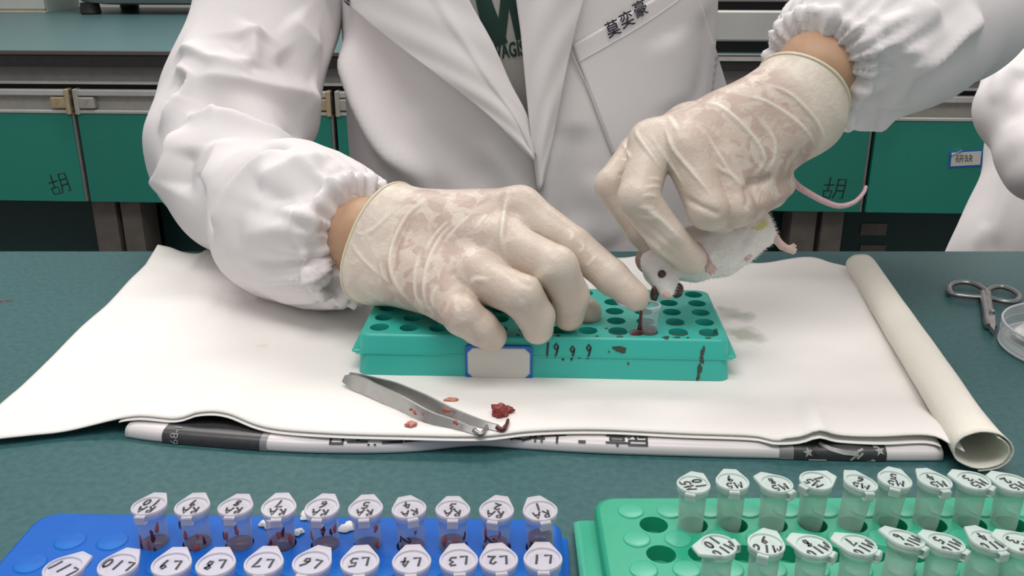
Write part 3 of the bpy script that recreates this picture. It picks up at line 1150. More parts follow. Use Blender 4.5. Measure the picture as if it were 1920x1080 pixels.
# ---- tubes
def hull_outline(pts, N):
    P_ = sorted((p.x, p.y) for p in pts)

    def half(P):
        h = []
        for p in P:
            while len(h) >= 2 and (h[-1][0] - h[-2][0]) * (p[1] - h[-2][1]) - (h[-1][1] - h[-2][1]) * (p[0] - h[-2][0]) <= 0: h.pop()
            h.append(p)
        return h
    hp = half(P_)[:-1] + half(P_[::-1])[:-1]
    out = []
    for k in range(N):
        a = 2 * math.pi * k / N
        d = Vector((math.cos(a), math.sin(a)))
        best = 0
        for i in range(len(hp)):
            p, q = Vector(hp[i]), Vector(hp[(i + 1) % len(hp)])
            e = q - p
            den = d.x * e.y - d.y * e.x
            if abs(den) < 1e-12: continue
            t = (p.x * e.y - p.y * e.x) / den
            u = (p.x * d.y - p.y * d.x) / den
            if t > 0 and -1e-6 <= u <= 1 + 1e-6: best = max(best, t)
        out.append(Vector((best * d.x, best * d.y, 0)))
    return out


LN = 48
lid_out = hull_outline([Vector((.0066 * math.cos(a), .0066 * math.sin(a), 0)) for a in [2 * math.pi * k / 40 for k in range(40)]] + [Vector((-.0026, .0092, 0)), Vector((.0026, .0092, 0))], LN)


def lid_shape():
    circ = lambda r, z: [Vector((r * math.cos(2 * math.pi * k / LN), r * math.sin(2 * math.pi * k / LN), z)) for k in range(LN)]
    o_ = lambda s, z: [v * s + Vector((0, 0, z)) for v in lid_out]
    return loft([circ(.0046, -.002), circ(.0046, .0), o_(.98, .0), o_(1, .0004), o_(1, .0010), o_(.97, .0013), circ(.0058, .0013), circ(.0055, .0007), circ(.0042, .0007)])


lid_v, lid_f = lid_shape()
LID = bpy.data.meshes.new('lid')
LID.from_pydata([tuple(v) for v in lid_v], [], lid_f)
LID.shade_smooth()
LID.set_sharp_from_angle(angle=math.radians(35))
bp_ = [(.0058, -.0002), (.0062, -.0006), (.0062, -.0022), (.0054, -.0026), (.0053, -.006), (.0049, -.018), (.0040, -.024), (.0018, -.030), (.0006, -.031)]
bv, bf = lathe(bp_, 28, cap=False)
BODY = bpy.data.meshes.new('tube_body')
BODY.from_pydata([tuple(v) for v in bv], [], bf)
BODY.shade_smooth()
hv, hf = join(box(-.0020, .0020, -.0078, -.0058, .0003, .0009, .0002), box(-.0020, .0020, -.0082, -.0076, -.0024, .0008, .0002), box(-.0020, .0020, -.0080, -.0055, -.0027, -.0020, .0002))
HINGE = bpy.data.meshes.new('hinge')
HINGE.from_pydata([tuple(v) for v in hv], [], hf)


def shared(name, me, m, parent):
    me2 = me
    if not me2.materials:
        me2.materials.append(m)
    elif me2.materials[0] != m:
        key = me.name + m.name
        me2 = bpy.data.meshes.get(key) or me.copy()
        me2.name = key
        me2.materials[0] = m
    o = link(bpy.data.objects.new(name, me2))
    o.parent = parent
    return o


def micro_tube(label, group, loc, yaw, tilt, lines, mt, ml, seed, drops=0, level=0, wrot=0.0, side=None):
    t = thing('microtube', label, 'tube', loc, group, local=True)
    t.rotation_euler = (tilt[0], tilt[1], yaw)
    shared('tube_body', BODY, mt, t)
    l = shared('lid', LID, ml, t)
    shared('hinge', HINGE, ml, l)
    w = mobj('marker_writing', *xf(written(lines, .0039 if len(lines) > 1 else .0044, .0029 if len(lines) > 1 else .0031, .00082, seed=seed), Matrix.Translation((0, 0, .0009)) @ Matrix.Rotation(math.pi + wrot, 4, 'Z')), M['ink'])
    w.parent = l
    R = random.Random(seed)
    if level:
        c = mobj('blood_pool', *lathe([(.0001, -.0165 + level), (.0047, -.0165 + level), (.0046, -.0185), (.0037, -.024), (.0010, -.0295)], 20), M['serum'])
        c.parent = t
    for k in range(drops):
        a = -math.pi / 2 + R.uniform(-1.1, 1.1) - yaw
        z = R.uniform(-.0165, -.005)
        V, F = splat(R.uniform(.0006, .0013), seed * 9 + k, 12, .0003)
        V = [Vector((v.x * .8, v.y * R.uniform(1.2, 1.25) * 1.6, v.z)) for v in V]
        r = .0053 - (-z - .006) * .033 + .0001
        Rm = Matrix.Rotation(a, 4, 'Z') @ Matrix.Translation((r, 0, z)) @ Matrix.Rotation(math.pi / 2, 4, 'Y') @ Matrix.Rotation(math.pi / 2, 4, 'Z')
        o = mobj('blood_spot', *xf((V, F), Rm), M['blood'] if k % 2 else M['blood_thin'])
        o.parent = t
    if side:
        V, F = written([side], .0045, .0032, .0007, seed=seed)
        Rm = Matrix.Rotation(-yaw - .35, 4, 'Z') @ Matrix.Translation((0, -.00535, -.0110)) @ Matrix.Rotation(math.pi / 2, 4, 'X') @ Matrix.Rotation(math.pi / 2 + math.pi, 4, 'Z')
        o = mobj('side_writing', *xf((V, F), Rm), M['ink'])
        o.parent = t
    return t


def lid_z(px, py_lid, y_surface):
    return None


# ---- blue rack, near left
BH = .015


def low_rack(name, label, corners, h, m, mboss, tube_rows, pitch, rowp, boss_r, hole_r):
    """corners: far-left and far-right pixel of the top; rows reach towards the lens"""
    l, r = PZ(*corners[0], h), PZ(*corners[1], h)
    xd = (r - l).normalized()
    ang = math.atan2(xd.y, xd.x)
    T = thing(name, label, 'tube rack', (l.x, l.y, 0.0005), rotz=ang, local=True)
    W = (r - l).length
    D = .125
    return T, W, D, Matrix.Translation((l.x, l.y, 0.0005)) @ Matrix.Rotation(ang, 4, 'Z')


# where the tubes of the two blue rows leave the rack (picture columns, row line)
RAx = [275, 365, 450, 530, 612, 692, 775, 855, 932, 1012]
Lx = [120, 222, 322, 405, 495, 585, 675, 772, 860, 935, 1018]
BT_, BW, BD, BM = low_rack('tube_rack', 'blue plastic tube rack filled with marked tubes at near left', ((78, 960), (1052, 972)), BH, None, None, None, 0, 0, 0, 0)
bi = BM.inverted()


def rack_pt(Mi, px, py, h):
    return Mi @ PZ(px, py, h)


ra0, ra9 = rack_pt(bi, 283, 1030, BH), rack_pt(bi, 1012, 1016, BH)
bp = (ra9.x - ra0.x) / 9
rowy = (ra0.y + ra9.y) / 2
bhol, bboss = [], []
x = ra0.x
while x > bp * .6: x -= bp
x0 = x
for j in range(-7, 3):
    y = rowy + j * bp * .866
    if y > -.006 or y < -BD + .006: continue
    k = 0
    while True:
        xx = x0 + k * bp + (bp / 2 if j % 2 else 0)
        k += 1
        if xx > BW - .007: break
        if xx < .007: continue
        (bboss if j % 2 else bhol).append((xx, y))

filled = [h_ for h_ in bhol if (abs(h_[1] - rowy) < .001 and ra0.x - .002 < h_[0] < ra9.x + .002)]
bboss += [h_ for h_ in bhol if h_ not in filled]
bhol = filled
mobj('rack_body', *rack_shell(0, BW, -BD, 0, BH, bhol, .0054, .007, r=.008, ch=.002, n=18), M['rack_blue'], BT_, sharp=40)
mobj('rack_skirt', *box(-.003, BW + .003, -BD, .003, 0, .004, .001), M['rack_blue'], BT_, sharp=40)
boss = bpy.data.meshes.new('boss')
v_, f_ = lathe([(.0066, 0), (.0064, .0008), (.0056, .0011), (.0001, .0009)], 20, cap=False)
boss.from_pydata([tuple(v) for v in v_], [], f_)
boss.shade_smooth()
for (x, y) in bboss:
    o = shared('boss', boss, M['rack_blue_light'], BT_)
    o.location = (x, y, BH)
    o.scale = (.9, .9, .5)

ORD = ['leftmost', 'second', 'third', 'fourth', 'fifth', 'sixth', 'seventh', 'eighth', 'ninth', 'tenth', 'eleventh']
nm = ['10', '9', '8', '7', '6', '5', '4', '3', '2', '1']
yawsRA = [-.12, .02, -.05, .08, -.1, .05, .3, .05, -.2, .25]
SIDE = {6: '20', 8: '20', 9: '2'}
for k, px in enumerate(RAx):
    loc = BM @ Vector((ra0.x + k * bp, rowy, BH + .0152))
    lab = '%s blood-flecked tube in the far blue row, lid marked RA %s' % (ORD[k], nm[k])
    micro_tube(lab, 'far row of tubes in the blue rack', loc, yawsRA[k], (random.uniform(-.05, .05), random.uniform(-.04, .04)), ['RA', nm[k]], M['tube'], M['lid'], 100 + k,
               drops=[6, 6, 6, 7, 5, 4, 1, 4, 6, 1][k], level=[.0015, .002, .002, .0025, .001, 0, .001, .004, .0025, .006][k], side=SIDE.get(k))
lnm = ['L11', 'L10', 'L9', 'L8', 'L7', 'L6', 'L5', 'L4', 'L3', 'L2', 'L1']
yl = [-.55, -.2, .02, .05, .0, -.3, .1, .05, .1, .15, .0]
LRY = [1068, 1062, 1060, 1060, 1058, 1057, 1056, 1055, 1053, 1052, 1050]
for k, px in enumerate(Lx):
    z = BH + .0205
    p = PZ(px, LRY[k] + 2, z)
    micro_tube('%s tube in the near blue row, lid marked %s' % (ORD[k], lnm[k]), 'near row of tubes in the blue rack', p, yl[k], (0, 0), [lnm[k]], M['tube'], M['lid'], 200 + k, drops=2, level=.0015)
# torn paper scraps on the blue rack
for k, (px, py, r) in enumerate(((575, 968, .0030), (500, 985, .0026), (652, 990, .0032), (560, 1000, .0018))):
    p = PZ(px, py, BH + .0008)
    o = mobj('paper_scrap', *xf(splat(r, 300 + k, 16, .0014), Matrix.Translation(p + Vector((0, 0, .0002)))), M['cotton'])
    tag(o, 'torn white scrap on the blue rack ' + ['between lids marked RA 7 and RA 6', 'beside the tube marked RA 7', 'right of the tube marked RA 6', 'left of the tube marked RA 6'][k], 'paper scrap', 'torn paper scraps')

# ---- green rack, near right
GH = .012
gl = PZ(1112, 932, GH)
gxd = (PZ(1900, 930, GH) - gl).normalized()
ga = math.atan2(gxd.y, gxd.x)
GT = thing('tube_rack', 'translucent green plastic tube rack with frosted tubes at near right', 'tube rack', (gl.x, gl.y, .0005), rotz=ga, local=True)
GM = Matrix.Translation((gl.x, gl.y, .0005)) @ Matrix.Rotation(ga, 4, 'Z')
gi = GM.inverted()
GW, GD = .225, .11
g0, g9 = rack_pt(gi, 1300, 985, GH), rack_pt(gi, 1897, 985, GH)
gp = (g9.x - g0.x) / 8
gy = (g0.y + g9.y) / 2
gy2 = rack_pt(gi, 1350, 1102, GH).y
grp = (gy - gy2) / 2
ghol, gbos = [], []
x = g0.x
while x > gp * .75: x -= gp
for j in range(-5, 3):
    y = gy + j * grp
    for k in range(20):
        for (lst, ox, oy) in ((ghol, 0, 0), (gbos, .5, .5)):
            xx, yy = x + (k + ox) * gp, y + oy * grp
            if .007 < xx < GW - .007 and -GD + .007 < yy < -.0068: lst.append((xx, yy))
mobj('rack_body', *rack_shell(0, GW, -GD, 0, GH, ghol, .0057, .0075, r=.008, ch=.002, n=18), M['rack_green'], GT, sharp=40)
mobj('rack_skirt', *box(-.0085, GW + .008, -GD, -.006, 0, .005, .0015), M['rack_green_light'], GT, sharp=40)
for (x, y) in gbos:
    o = shared('boss', boss, M['rack_green_light'], GT)
    o.location = (x, y, GH)
    o.scale = (.82, .82, .6)
M5 = [(1300, 912, '10', -.35, (0, 0), -.9), (1373, 907, '9', -.1, (0, .0), .2), (1455, 911, '8', .7, (0, .02), -.3), (1530, 905, '7', -1.0, (0, .03), .2), (1613, 909, '6', .15, (.0, .12), -.5),
      (1677, 903, '5', -.35, (0, .06), .15), (1752, 905, '4', .2, (0, .06), 0), (1824, 905, '3', .8, (0, -.03), -.2), (1896, 909, '2', .7, (0, -.02), -.2)]
for k, (px, py, t_, yw, tl, wr) in enumerate(M5):
    p = PZ(px, py, GH + .0185)
    micro_tube('%s empty frosted tube in the far green row, lid marked M5 %s' % (ORD[k], t_), 'far row of frosted tubes in the green rack', p, yw, tl, ['M5', t_], M['tube_frost'], M['lid_frost'], 400 + k, wrot=wr)
M10 = [(1346, 1027, '10', 1.9, (0, 0), -1.2), (1436, 1024, '9', -.4, (0, .02), .3), (1524, 1028, '8', .9, (0, 0), -.3), (1608, 1026, '7', .95, (0, .03), -.2), (1697, 1015, '6', .75, (0, .16), .1),
       (1772, 1022, '5', .8, (0, .10), -.1), (1852, 1018, '4', .3, (0, .08), 0), (1912, 1022, '3', .8, (0, 0), 0)]
for k, (px, py, t_, yw, tl, wr) in enumerate(M10):
    p = PZ(px, py, GH + .0185)
    micro_tube('%s empty frosted tube in the near green row, lid marked M10 %s' % (ORD[k], t_), 'near row of frosted tubes in the green rack', p, yw, tl, ['M10', t_], M['tube_frost'], M['lid_frost'], 500 + k, wrot=wr)

# ---- the open tube in the teal rack, collecting blood
hq = RM @ Vector((holes[9][0], holes[9][1], 0))
tz = RC.z + RH + .0160
OT = thing('microtube', 'open clear tube with dark blood standing in the teal rack', 'tube', (hq.x, hq.y, tz), local=True)
shared('tube_body', BODY, M['tube'], OT)
rimv, rimf = tube([Vector((.0058 * math.cos(a), .0058 * math.sin(a), 0)) for a in [2 * math.pi * k / 28 for k in range(28)]], .0006, 8, closed=True)
o = mobj('rim', rimv, rimf, M['lid']); o.parent = OT
o = mobj('lid', lid_v, lid_f, M['lid'], sharp=35); o.parent = OT
o.matrix_local = Matrix.Translation((-.0128, -.0010, .0020)) @ Matrix.Rotation(math.radians(12), 4, 'Y') @ Matrix.Rotation(math.radians(95), 4, 'Z') @ Matrix.Rotation(math.pi, 4, 'X') @ Matrix.Scale(.92, 4)
o = mobj('hinge', *join(box(-.0080, -.0040, -.0046, -.0034, -.0014, .0004, .0003), box(-.0080, -.0040, .0014, .0026, -.0014, .0004, .0003), box(-.0050, -.0040, -.0046, .0026, -.0020, .0004, .0003)), M['lid_frost']); o.parent = OT
o = mobj('blood_pool', *lathe([(.0001, -.0140), (.0049, -.0140), (.0047, -.0185), (.0037, -.024), (.0010, -.0295)], 20), M['blood']); o.parent = OT
st = [Vector((-.0046 - .0009 * k / 6, -.0028 + .0002 * math.sin(k), -.0005 - .0026 * k)) for k in range(6)]
o = mobj('blood_streak', *tube(st, [.0006, .0008, .0009, .0008, .0010, .0013], 8), M['blood']); o.parent = OT
q = rack_xy(1200, 630, RH)
bs = mobj('stain', *xf(splat(.0036, 77, 18, .0005, 1.4), Matrix.Translation((holes[9][0] - .0060, holes[9][1] - .0022, RH + .0001))), M['blood'], MR)

# ================================================================== instruments
def plate_arm(base, hts, th):
    """upright metal leaf standing on its edge along a floor line"""
    pts = [Vector(p) for p in base]
    V, F = [], []
    n = len(pts)
    for i, p in enumerate(pts):
        d = (pts[min(i + 1, n - 1)] - pts[max(i - 1, 0)])
        d.z = 0
        d.normalize()
        s = Vector((-d.y, d.x, 0)) * (th[i] / 2)
        z0, z1 = hts[i]
        lean = Vector((-d.y, d.x, 0)) * .0022
        V += [p - s + Vector((0, 0, z0)), p + s + Vector((0, 0, z0)), p + s + lean + Vector((0, 0, z1)), p - s + lean + Vector((0, 0, z1))]
    for i in range(n - 1):
        for k in range(4):
            k2 = (k + 1) % 4
            F.append((4 * i + k, 4 * i + k2, 4 * i + 4 + k2, 4 * i + 4 + k))
    F += [(3, 2, 1, 0), tuple(4 * (n - 1) + k for k in range(4))]
    return V, F


PZ0 = .0030
TW = thing('tweezers', 'blood-marked steel tweezers with bent tips on the white sheet', 'tweezers', PZ(760, 770, 0))
n = 24


def leaf(px_pts, hs):
    base = resample([on_paper(x, y) for x, y in px_pts], n)
    hh = []
    for i in range(n):
        f = i / (n - 1) * (len(hs) - 1)
        k = min(int(f), len(hs) - 2)
        h_ = hs[k] + (hs[k + 1] - hs[k]) * (f - k)
        mid = .0046 + (.0013 - .0046) * max(0, (i / (n - 1) - .35) / .65)
        hh.append((mid - h_ / 2, mid + h_ / 2))
    return plate_arm(base, hh, [.0011] * n)


mobj('front_arm', *leaf([(643, 727), (680, 742), (720, 760), (790, 792), (850, 806), (889, 817)], [.003, .0078, .0088, .0075, .0072, .0080, .0085, .0080, .0062, .0042, .0026, .0018]), M['steel'], TW, sharp=30)
mobj('back_arm', *leaf([(652, 722), (690, 737), (740, 750), (800, 770), (850, 788), (900, 804), (932, 811)], [.003, .0065, .0080, .0080, .0076, .0070, .0068, .0060, .0040, .0032, .0026, .0018]), M['steel'], TW, sharp=30)
for e_, pts_, m_ in (((889, 817), [(901, 815), (908, 808), (914, 797)], 'steel_dark'), ((932, 811), [(942, 806), (949, 798), (953, 786)], 'blood')):
    st_ = on_paper(*e_) + Vector((0, .0012, .0013))
    mobj('bent_tip', *tube(spline([st_] + [PZ(x, y, st_.z) for x, y in pts_], 4), [.0013] * 4 + [.0012] * 4 + [.0009] * 4 + [.0005], 8), M[m_], TW)
for k, (px, py, r, ax) in enumerate(((772, 770, .0010, .8), (779, 776, .0012, .7), (795, 778, .0009, .6), (838, 772, .0013, 1.6), (855, 795, .0012, 1.0), (893, 815, .0011, 1.6))):
    p = on_paper(px, py + 14, .0045)
    mobj('blood_mark', *xf(splat(r, k + 60, ax=ax), Matrix.Translation(p + Vector((0, -.0016, .0004))) @ Matrix.Rotation(math.radians(62), 4, 'X')), M['blood_thin'], TW)


def blob(name, px, py, z, r, m, label, sq=(1, 1, .6), seed=0):
    c = on_paper(px, py, r * sq[2] * .7)
    V, F = [], []
    n1, n2 = 12, 18
    for i in range(n1 + 1):
        for j in range(n2):
            a, b = math.pi * i / n1, 2 * math.pi * j / n2
            d = Vector((math.sin(a) * math.cos(b), math.sin(a) * math.sin(b), math.cos(a)))
            rr = r * (1 + .5 * noise.noise(d * 1.6 + Vector((seed, 0, 0))) + .25 * noise.noise(d * 4 + Vector((0, seed, 0))))
            V.append(c + Vector((d.x * sq[0], d.y * sq[1], d.z * sq[2])) * rr)
    for i in range(n1):
        for j in range(n2):
            F.append((i * n2 + j, (i + 1) * n2 + j, (i + 1) * n2 + (j + 1) % n2, i * n2 + (j + 1) % n2))
    o = mobj(name, V, F, m)
    return tag(o, label, 'tissue', 'small specimens on the sheet')


blob('tissue_fragment', 936, 780, .005, .0042, M['tissue'], 'dark red tissue fragment above the tweezers bent tip', (1.1, .9, .75), 3)
blob('tissue_fragment', 950, 775, .004, .0028, M['tissue'], 'small red tissue lump at right of the dark fragment', (1.3, .8, .6), 8)
blob('tissue_fragment', 846, 754, .0035, .0020, M['tissue_pale'], 'pink speck behind the tweezers back arm', (1.7, .8, .45), 5)
blob('tissue_fragment', 771, 800, .0035, .0024, M['tissue_pale'], 'pale pink speck in front of the tweezers', (1.2, 1, .45), 11)

SZ = .0032
SS = thing('scissors', 'small steel scissors lying closed on the table at right', 'scissors', PZ(1848, 580, 0))
loopA = [(1843, 541), (1825, 532), (1802, 529), (1784, 533), (1779, 542), (1786, 551), (1808, 555), (1832, 557), (1846, 556), (1850, 548)]
loopB = [(1850, 546), (1862, 539), (1880, 538), (1900, 545), (1911, 555), (1906, 564), (1888, 566), (1868, 562), (1856, 558), (1851, 553)]
for lp in (loopA, loopB):
    mobj('finger_loop', *tube(spline([PZ(x, y, SZ) for x, y in lp], 6, closed=True), .0021, 10, closed=True, squash=.85), M['steel_dark'], SS)
for pts, rs in (([(1843, 548), (1848, 575), (1852, 600), (1855, 612)], [.0026, .0027, .0030, .0030]), ([(1852, 548), (1855, 575), (1859, 598), (1861, 612)], [.0024, .0024, .0026, .0028])):
    s = spline([PZ(x, y, SZ) for x, y in pts], 6)
    rr = [rs[min(i // 6, 3)] for i in range(len(s))]
    mobj('shank', *tube(s, rr, 8, squash=.7), M['steel_dark'], SS, sharp=40)
bl = [PZ(x, y, 0) for x, y in ((1848, 607), (1863, 604), (1864, 622), (1862, 634), (1855, 626))]
mobj('blade', *loft([[p + Vector((0, 0, .0018)) for p in bl][::-1], [p + Vector((0, 0, .0052)) for p in bl][::-1]]), M['steel'], SS, smooth=False)
mobj('pivot_screw', *lathe([(.0016, .0040), (.0016, .0062), (.001, .0066)], 14, tuple(PZ(1858, 598, 0))), M['steel'], SS)

# petri dish with cotton, cut by the frame
dc = PZ(2026, 660, 0)
D = thing('petri_dish', 'clear round petri dish holding white cotton at the right edge', 'dish', dc)
prof = [(.0001, .0008), (.0440, .0008), (.0452, .0020), (.0452, .0150), (.0440, .0150), (.0440, .0030), (.0430, .0020), (.0001, .0020)]
mobj('dish_base', *lathe(prof, 72, tuple(dc), cap=False), M['glass'], D, sharp=40)
for z, r, rr in ((.0150, .0446, .0007), (.0015, .0446, .0009), (.0085, .0446, .0003)):
    mobj('dish_rim', *tube([dc + Vector((r * math.cos(a), r * math.sin(a), z)) for a in [2 * math.pi * k / 72 for k in range(72)]], rr, 8, closed=True), M['lid'], D)
cv, cf = [], []
for i in range(15):
    for j in range(30):
        a, b = math.pi * i / 14, 2 * math.pi * j / 30
        d = Vector((math.sin(a) * math.cos(b), math.sin(a) * math.sin(b), math.cos(a)))
        rr = .034 * (1 + .25 * noise.noise(d * 2.2) + .06 * noise.noise(d * 9))
        cv.append(dc + Vector((d.x * rr, d.y * rr, .0075 + d.z * rr * .16)))
for i in range(14):
    for j in range(30):
        cf.append((i * 30 + j, (i + 1) * 30 + j, (i + 1) * 30 + (j + 1) % 30, i * 30 + (j + 1) % 30))
cw = mobj('cotton_wad', cv, cf, M['cotton'])
tag(cw, 'wad of white cotton wool inside the petri dish', 'cotton wool')
# dark smear on the table at the far left
sm = mobj('dried_smear', *xf(splat(.0022, 91, 14, .0002, 1.8), Matrix.Translation(PZ(10, 565, .0001))), M['blood'])
tag(sm, 'small dried brown smear on the table near the left edge', 'stain')

# ================================================================== the worker
W1 = thing('person', 'person in white coat and latex gloves working over the teal rack', 'person', (0, .95, -.82))


def soft(name, F_, m, parent, folds=(), relax_it=2, lump=None, extra=None, post=1):
    V, Q = F_.mesh()
    V = relax(V, Q, relax_it)
    bvh = bvh_of(V, Q)
    N = normals(V, Q)
    if lump:
        V = lumpy(V, N, *lump)
    for (pts, w, amp, *rest) in folds:
        V = crease(V, N, on_line(bvh, pts), w, amp, *rest)
    if extra is not None:
        V = extra(V, N)
    if post: V = relax(V, Q, post, .35)
    o = mobj(name, V, Q, m, parent)
    return o, V, Q, bvh


# ---- body under the clothes: torso, head, arms down to the hands, legs (one skin)
BF = Field((-.42, .50, -.84), (.50, 1.10, .72), .0050)
c = (.010, .90, 0)
BF.cone((.01, .91, -.22), (.01, .905, .20), .095, .085, .03)
BF.ell((.01, .905, .18), ((.13, 0, 0), (0, .075, 0), (0, 0, .17)), .03)
BF.cone((.01, .88, .34), (.01, .85, .46), .05, .048, .03)
BF.ell((.01, .835, .55), ((.072, 0, 0), (0, .088, 0), (0, 0, .11)), .02)
BF.cone((.01, .755, .555), (.01, .738, .53), .010, .014, .012)
for s in (-1, 1):
    BF.ell((.01 + s * .074, .845, .545), ((.008, 0, 0), (0, .018, 0), (0, 0, .03)), .006)
    BF.chain([(.01 + s * .085, .90, -.22), (.01 + s * .10, .93, -.50), (.01 + s * .10, .94, -.80)], [.085, .06, .045], .03)
    BF.cone((.01 + s * .10, .94, -.80), (.01 + s * .11, .84, -.815), .035, .03, .02)
BF.cone((-.13, .90, .30), (.15, .90, .30), .045, .045, .02)
LW = P(700, 448, .568)                     # wrist on the left of the picture
LE = P(425, 300, .755)
BF.chain([(-.13, .90, .30), P(530, -80, .825), P(470, 170, .785), LE, P(560, 420, .640), LW, P(770, 448, .556)], [.042, .038, .036, .034, .030, .0245, .014], .006)
RW = P(1525, 135, .5405)
BF.chain([(.15, .90, .30), P(1850, -100, .70), P(1640, 60, .575), RW, P(1475, 190, .5405)], [.045, .034, .030, .0228, .012], .006)
body, *_ = soft('body', BF, M['skin'], W1, relax_it=3)
hair = Field((-.10, .72, .48), (.12, .96, .70), .005)
hair.ell((.01, .848, .575), ((.080, 0, 0), (0, .090, 0), (0, 0, .105)), .004)
hair.plane((.01, .80, .58), (0, .8, .6))
M['hair'] = mat('black_hair', (.012, .010, .010), .5, noise_amt=.3, noise_scale=300)
soft('hair', hair, M['hair'], W1)

# ---- coat body
XC, TW_, TD, TY = .012, .158, .115, .885


def torso(phi, z, off=0.0):
    e = 2 / 2.5
    s, c_ = math.sin(phi), math.cos(phi)
    flare = 1 + max(0, -z) * .25
    top = 1 - max(0, (z - .24) / .16) ** 2 * .35
    x = XC + (TW_ * flare * top + off) * math.copysign(abs(s) ** e, s)
    y = TY - .06 * max(0, z) - (TD + off) * math.copysign(abs(c_) ** e, c_)
    return Vector((x, y, z))


def phi_of(x, z):
    flare = 1 + max(0, -z) * .25
    top = 1 - max(0, (z - .24) / .16) ** 2 * .35
    q = max(-1, min(1, (x - XC) / (TW_ * flare * top)))
    return math.copysign(math.asin(min(1, abs(q) ** (2.5 / 2))), q)


zs = [-.42 + .80 * i / 99 for i in range(100)]
full = grid([[torso(math.radians(-140 + 280 * j / 70), z) for j in range(71)] for z in zs])
TBVH = BVHTree.FromPolygons([tuple(v) for v in full[0]], full[1])


def edge_x(px_line):
    """front-opening edge as x over height"""
    pts = sorted([(p.z, p.x) for p in (on(TBVH, x, y) for x, y in px_line) if p is not None])

    def f(z):
        if z <= pts[0][0]: return pts[0][1]
        for (a, xa), (b, xb) in zip(pts, pts[1:]):
            if z <= b: return xa + (xb - xa) * (z - a) / (b - a)
        (a, xa), (b, xb) = pts[-2:]
        return xb + (xb - xa) / (b - a) * (z - b) * .6
    return f


eL = edge_x([(881, 2), (925, 83), (958, 158), (992, 225), (1018, 330), (1030, 460)])
eR = edge_x([(969, 2), (977, 62), (987, 167), (1000, 287), (1010, 358), (1016, 460)])


def panel(name, side, off, folds, seed):
    rows = []
    nj = 90
    for z in [-.42 + .80 * i / 159 for i in range(160)]:
        pe = phi_of(eL(z) if side < 0 else eR(z), z)
        a, b = (math.radians(-150), pe) if side < 0 else (pe, math.radians(150))
        rows.append([torso(a + (b - a) * j / (nj - 1), z, off) for j in range(nj)])
    V, F = grid(rows)
    V = np.array([tuple(v) for v in V])
    Q = np.array(F)
    N = normals(V, Q)
    if (N[:, 1] < 0).mean() < .5:
        Q = Q[:, ::-1]
        N = -N
    bv = bvh_of(V, Q)
    V = lumpy(V, N, .16, .0022, seed)
    for (pts, w, amp, *rest) in folds:
        V = crease(V, N, on_line(bv, pts), w, amp, *rest)
    o = mobj(name, V, Q, M['coat'], W1)
    solid(o, .0012, 0)
    return o, bv, V, Q


pl, plb, plV, plQ = panel('coat_front', -1, .004, [
    ([(618, 2), (645, 60), (668, 130), (695, 205), (740, 285), (830, 360)], .011, .015),
    ([(668, 20), (720, 130), (790, 230), (880, 330), (960, 420)], .020, -.009),
    ([(760, 190), (850, 300), (930, 390)], .012, .005),
    ([(720, 260), (800, 330), (850, 400)], .010, -.004),
    ([(900, 250), (960, 330), (1000, 420)], .012, .004)], 3)
pl['label'] = 'coat half on the picture left'
pr, prb, prV, prQ = panel('coat_front', 1, .0085, [
    ([(1044, 240), (1030, 320), (1030, 420), (1040, 465)], .010, .005),
    ([(1075, 230), (1070, 330), (1090, 440)], .016, -.006),
    ([(1130, 320), (1120, 400), (1150, 465)], .014, .004),
    ([(1250, 60), (1262, 130), (1265, 210)], .018, .004),
    ([(1322, 10), (1320, 120), (1300, 220)], .014, -.005)], 5)
pr['label'] = 'coat half with the breast pocket'
# back of the coat
bk = []
for z in [-.42 + .80 * i / 59 for i in range(60)]:
    bk.append([torso(math.radians(100 + 160 * j / 40), z, .003) for j in range(41)])
solid(mobj('coat_back', *grid(bk), M['coat'], W1), .0012, 0)
# collar and shoulders
SH = Field((-.28, .74, .18), (.32, 1.02, .46), .005)
SH.cone((-.15, .885, .30), (.17, .885, .30), .068, .068, .02)
SH.cone((-.05, .89, .34), (.07, .89, .34), .06, .06, .02)
soft('coat_yoke', SH, M['coat'], W1, lump=(.08, .002, 4))

# ---- lapels, folded back and standing a little off the coat
def flap(name, inner, outer, oi, oo, bulge, rows=40, cols=36, bvh=TBVH, kink=.0):
    a = resample([Vector((x, y, 0)) for x, y in inner], rows)
    b = resample([Vector((x, y, 0)) for x, y in outer], rows)
    R = []
    for i in range(rows):
        r = []
        for j in range(cols):
            f = j / (cols - 1)
            q = a[i].lerp(b[i], f)
            p = on(bvh, q.x, q.y) or PY(q.x, q.y, TY - .07)
            d = ray(q.x, q.y).normalized()
            r.append(p - d * (oi + (oo - oi) * f + bulge * math.sin(math.pi * f) + kink * math.exp(-((f - .24 - .12 * i / rows) / .05) ** 2) + .0006 * math.sin(i * .5 + j * .3)))
        R.append(r)
    o = mobj(name, *grid(R), M['coat'], W1)
    solid(o, .0014, 0)
    return o


lpl = flap('lapel', [(868, -40), (881, 2), (925, 83), (958, 158), (990, 222), (1003, 292)], [(610, -40), (652, 8), (737, 79), (833, 150), (917, 217), (1001, 300)], .010, .019, .005, kink=.0022)
lpl['label'] = 'broad lapel on the picture left'
lpr = flap('lapel', [(964, -40), (969, 2), (977, 62), (987, 167), (1000, 287), (1010, 358)], [(1104, -40), (1094, 2), (1073, 79), (1050, 190), (1036, 260), (1016, 350)], .012, .017, .006)
lpr['label'] = 'narrow lapel beside the pocket'

# ---- shirt showing in the opening
sh = [[torso(phi_of(-.06 + .12 * j / 30, z), z, -.010) for j in range(31)] for z in [-.05 + .36 * i / 50 for i in range(51)]]
shirt = mobj('shirt', *grid(sh), M['shirt'], W1)
SB = BVHTree.FromPolygons([tuple(v) for v in grid(sh)[0]], grid(sh)[1])


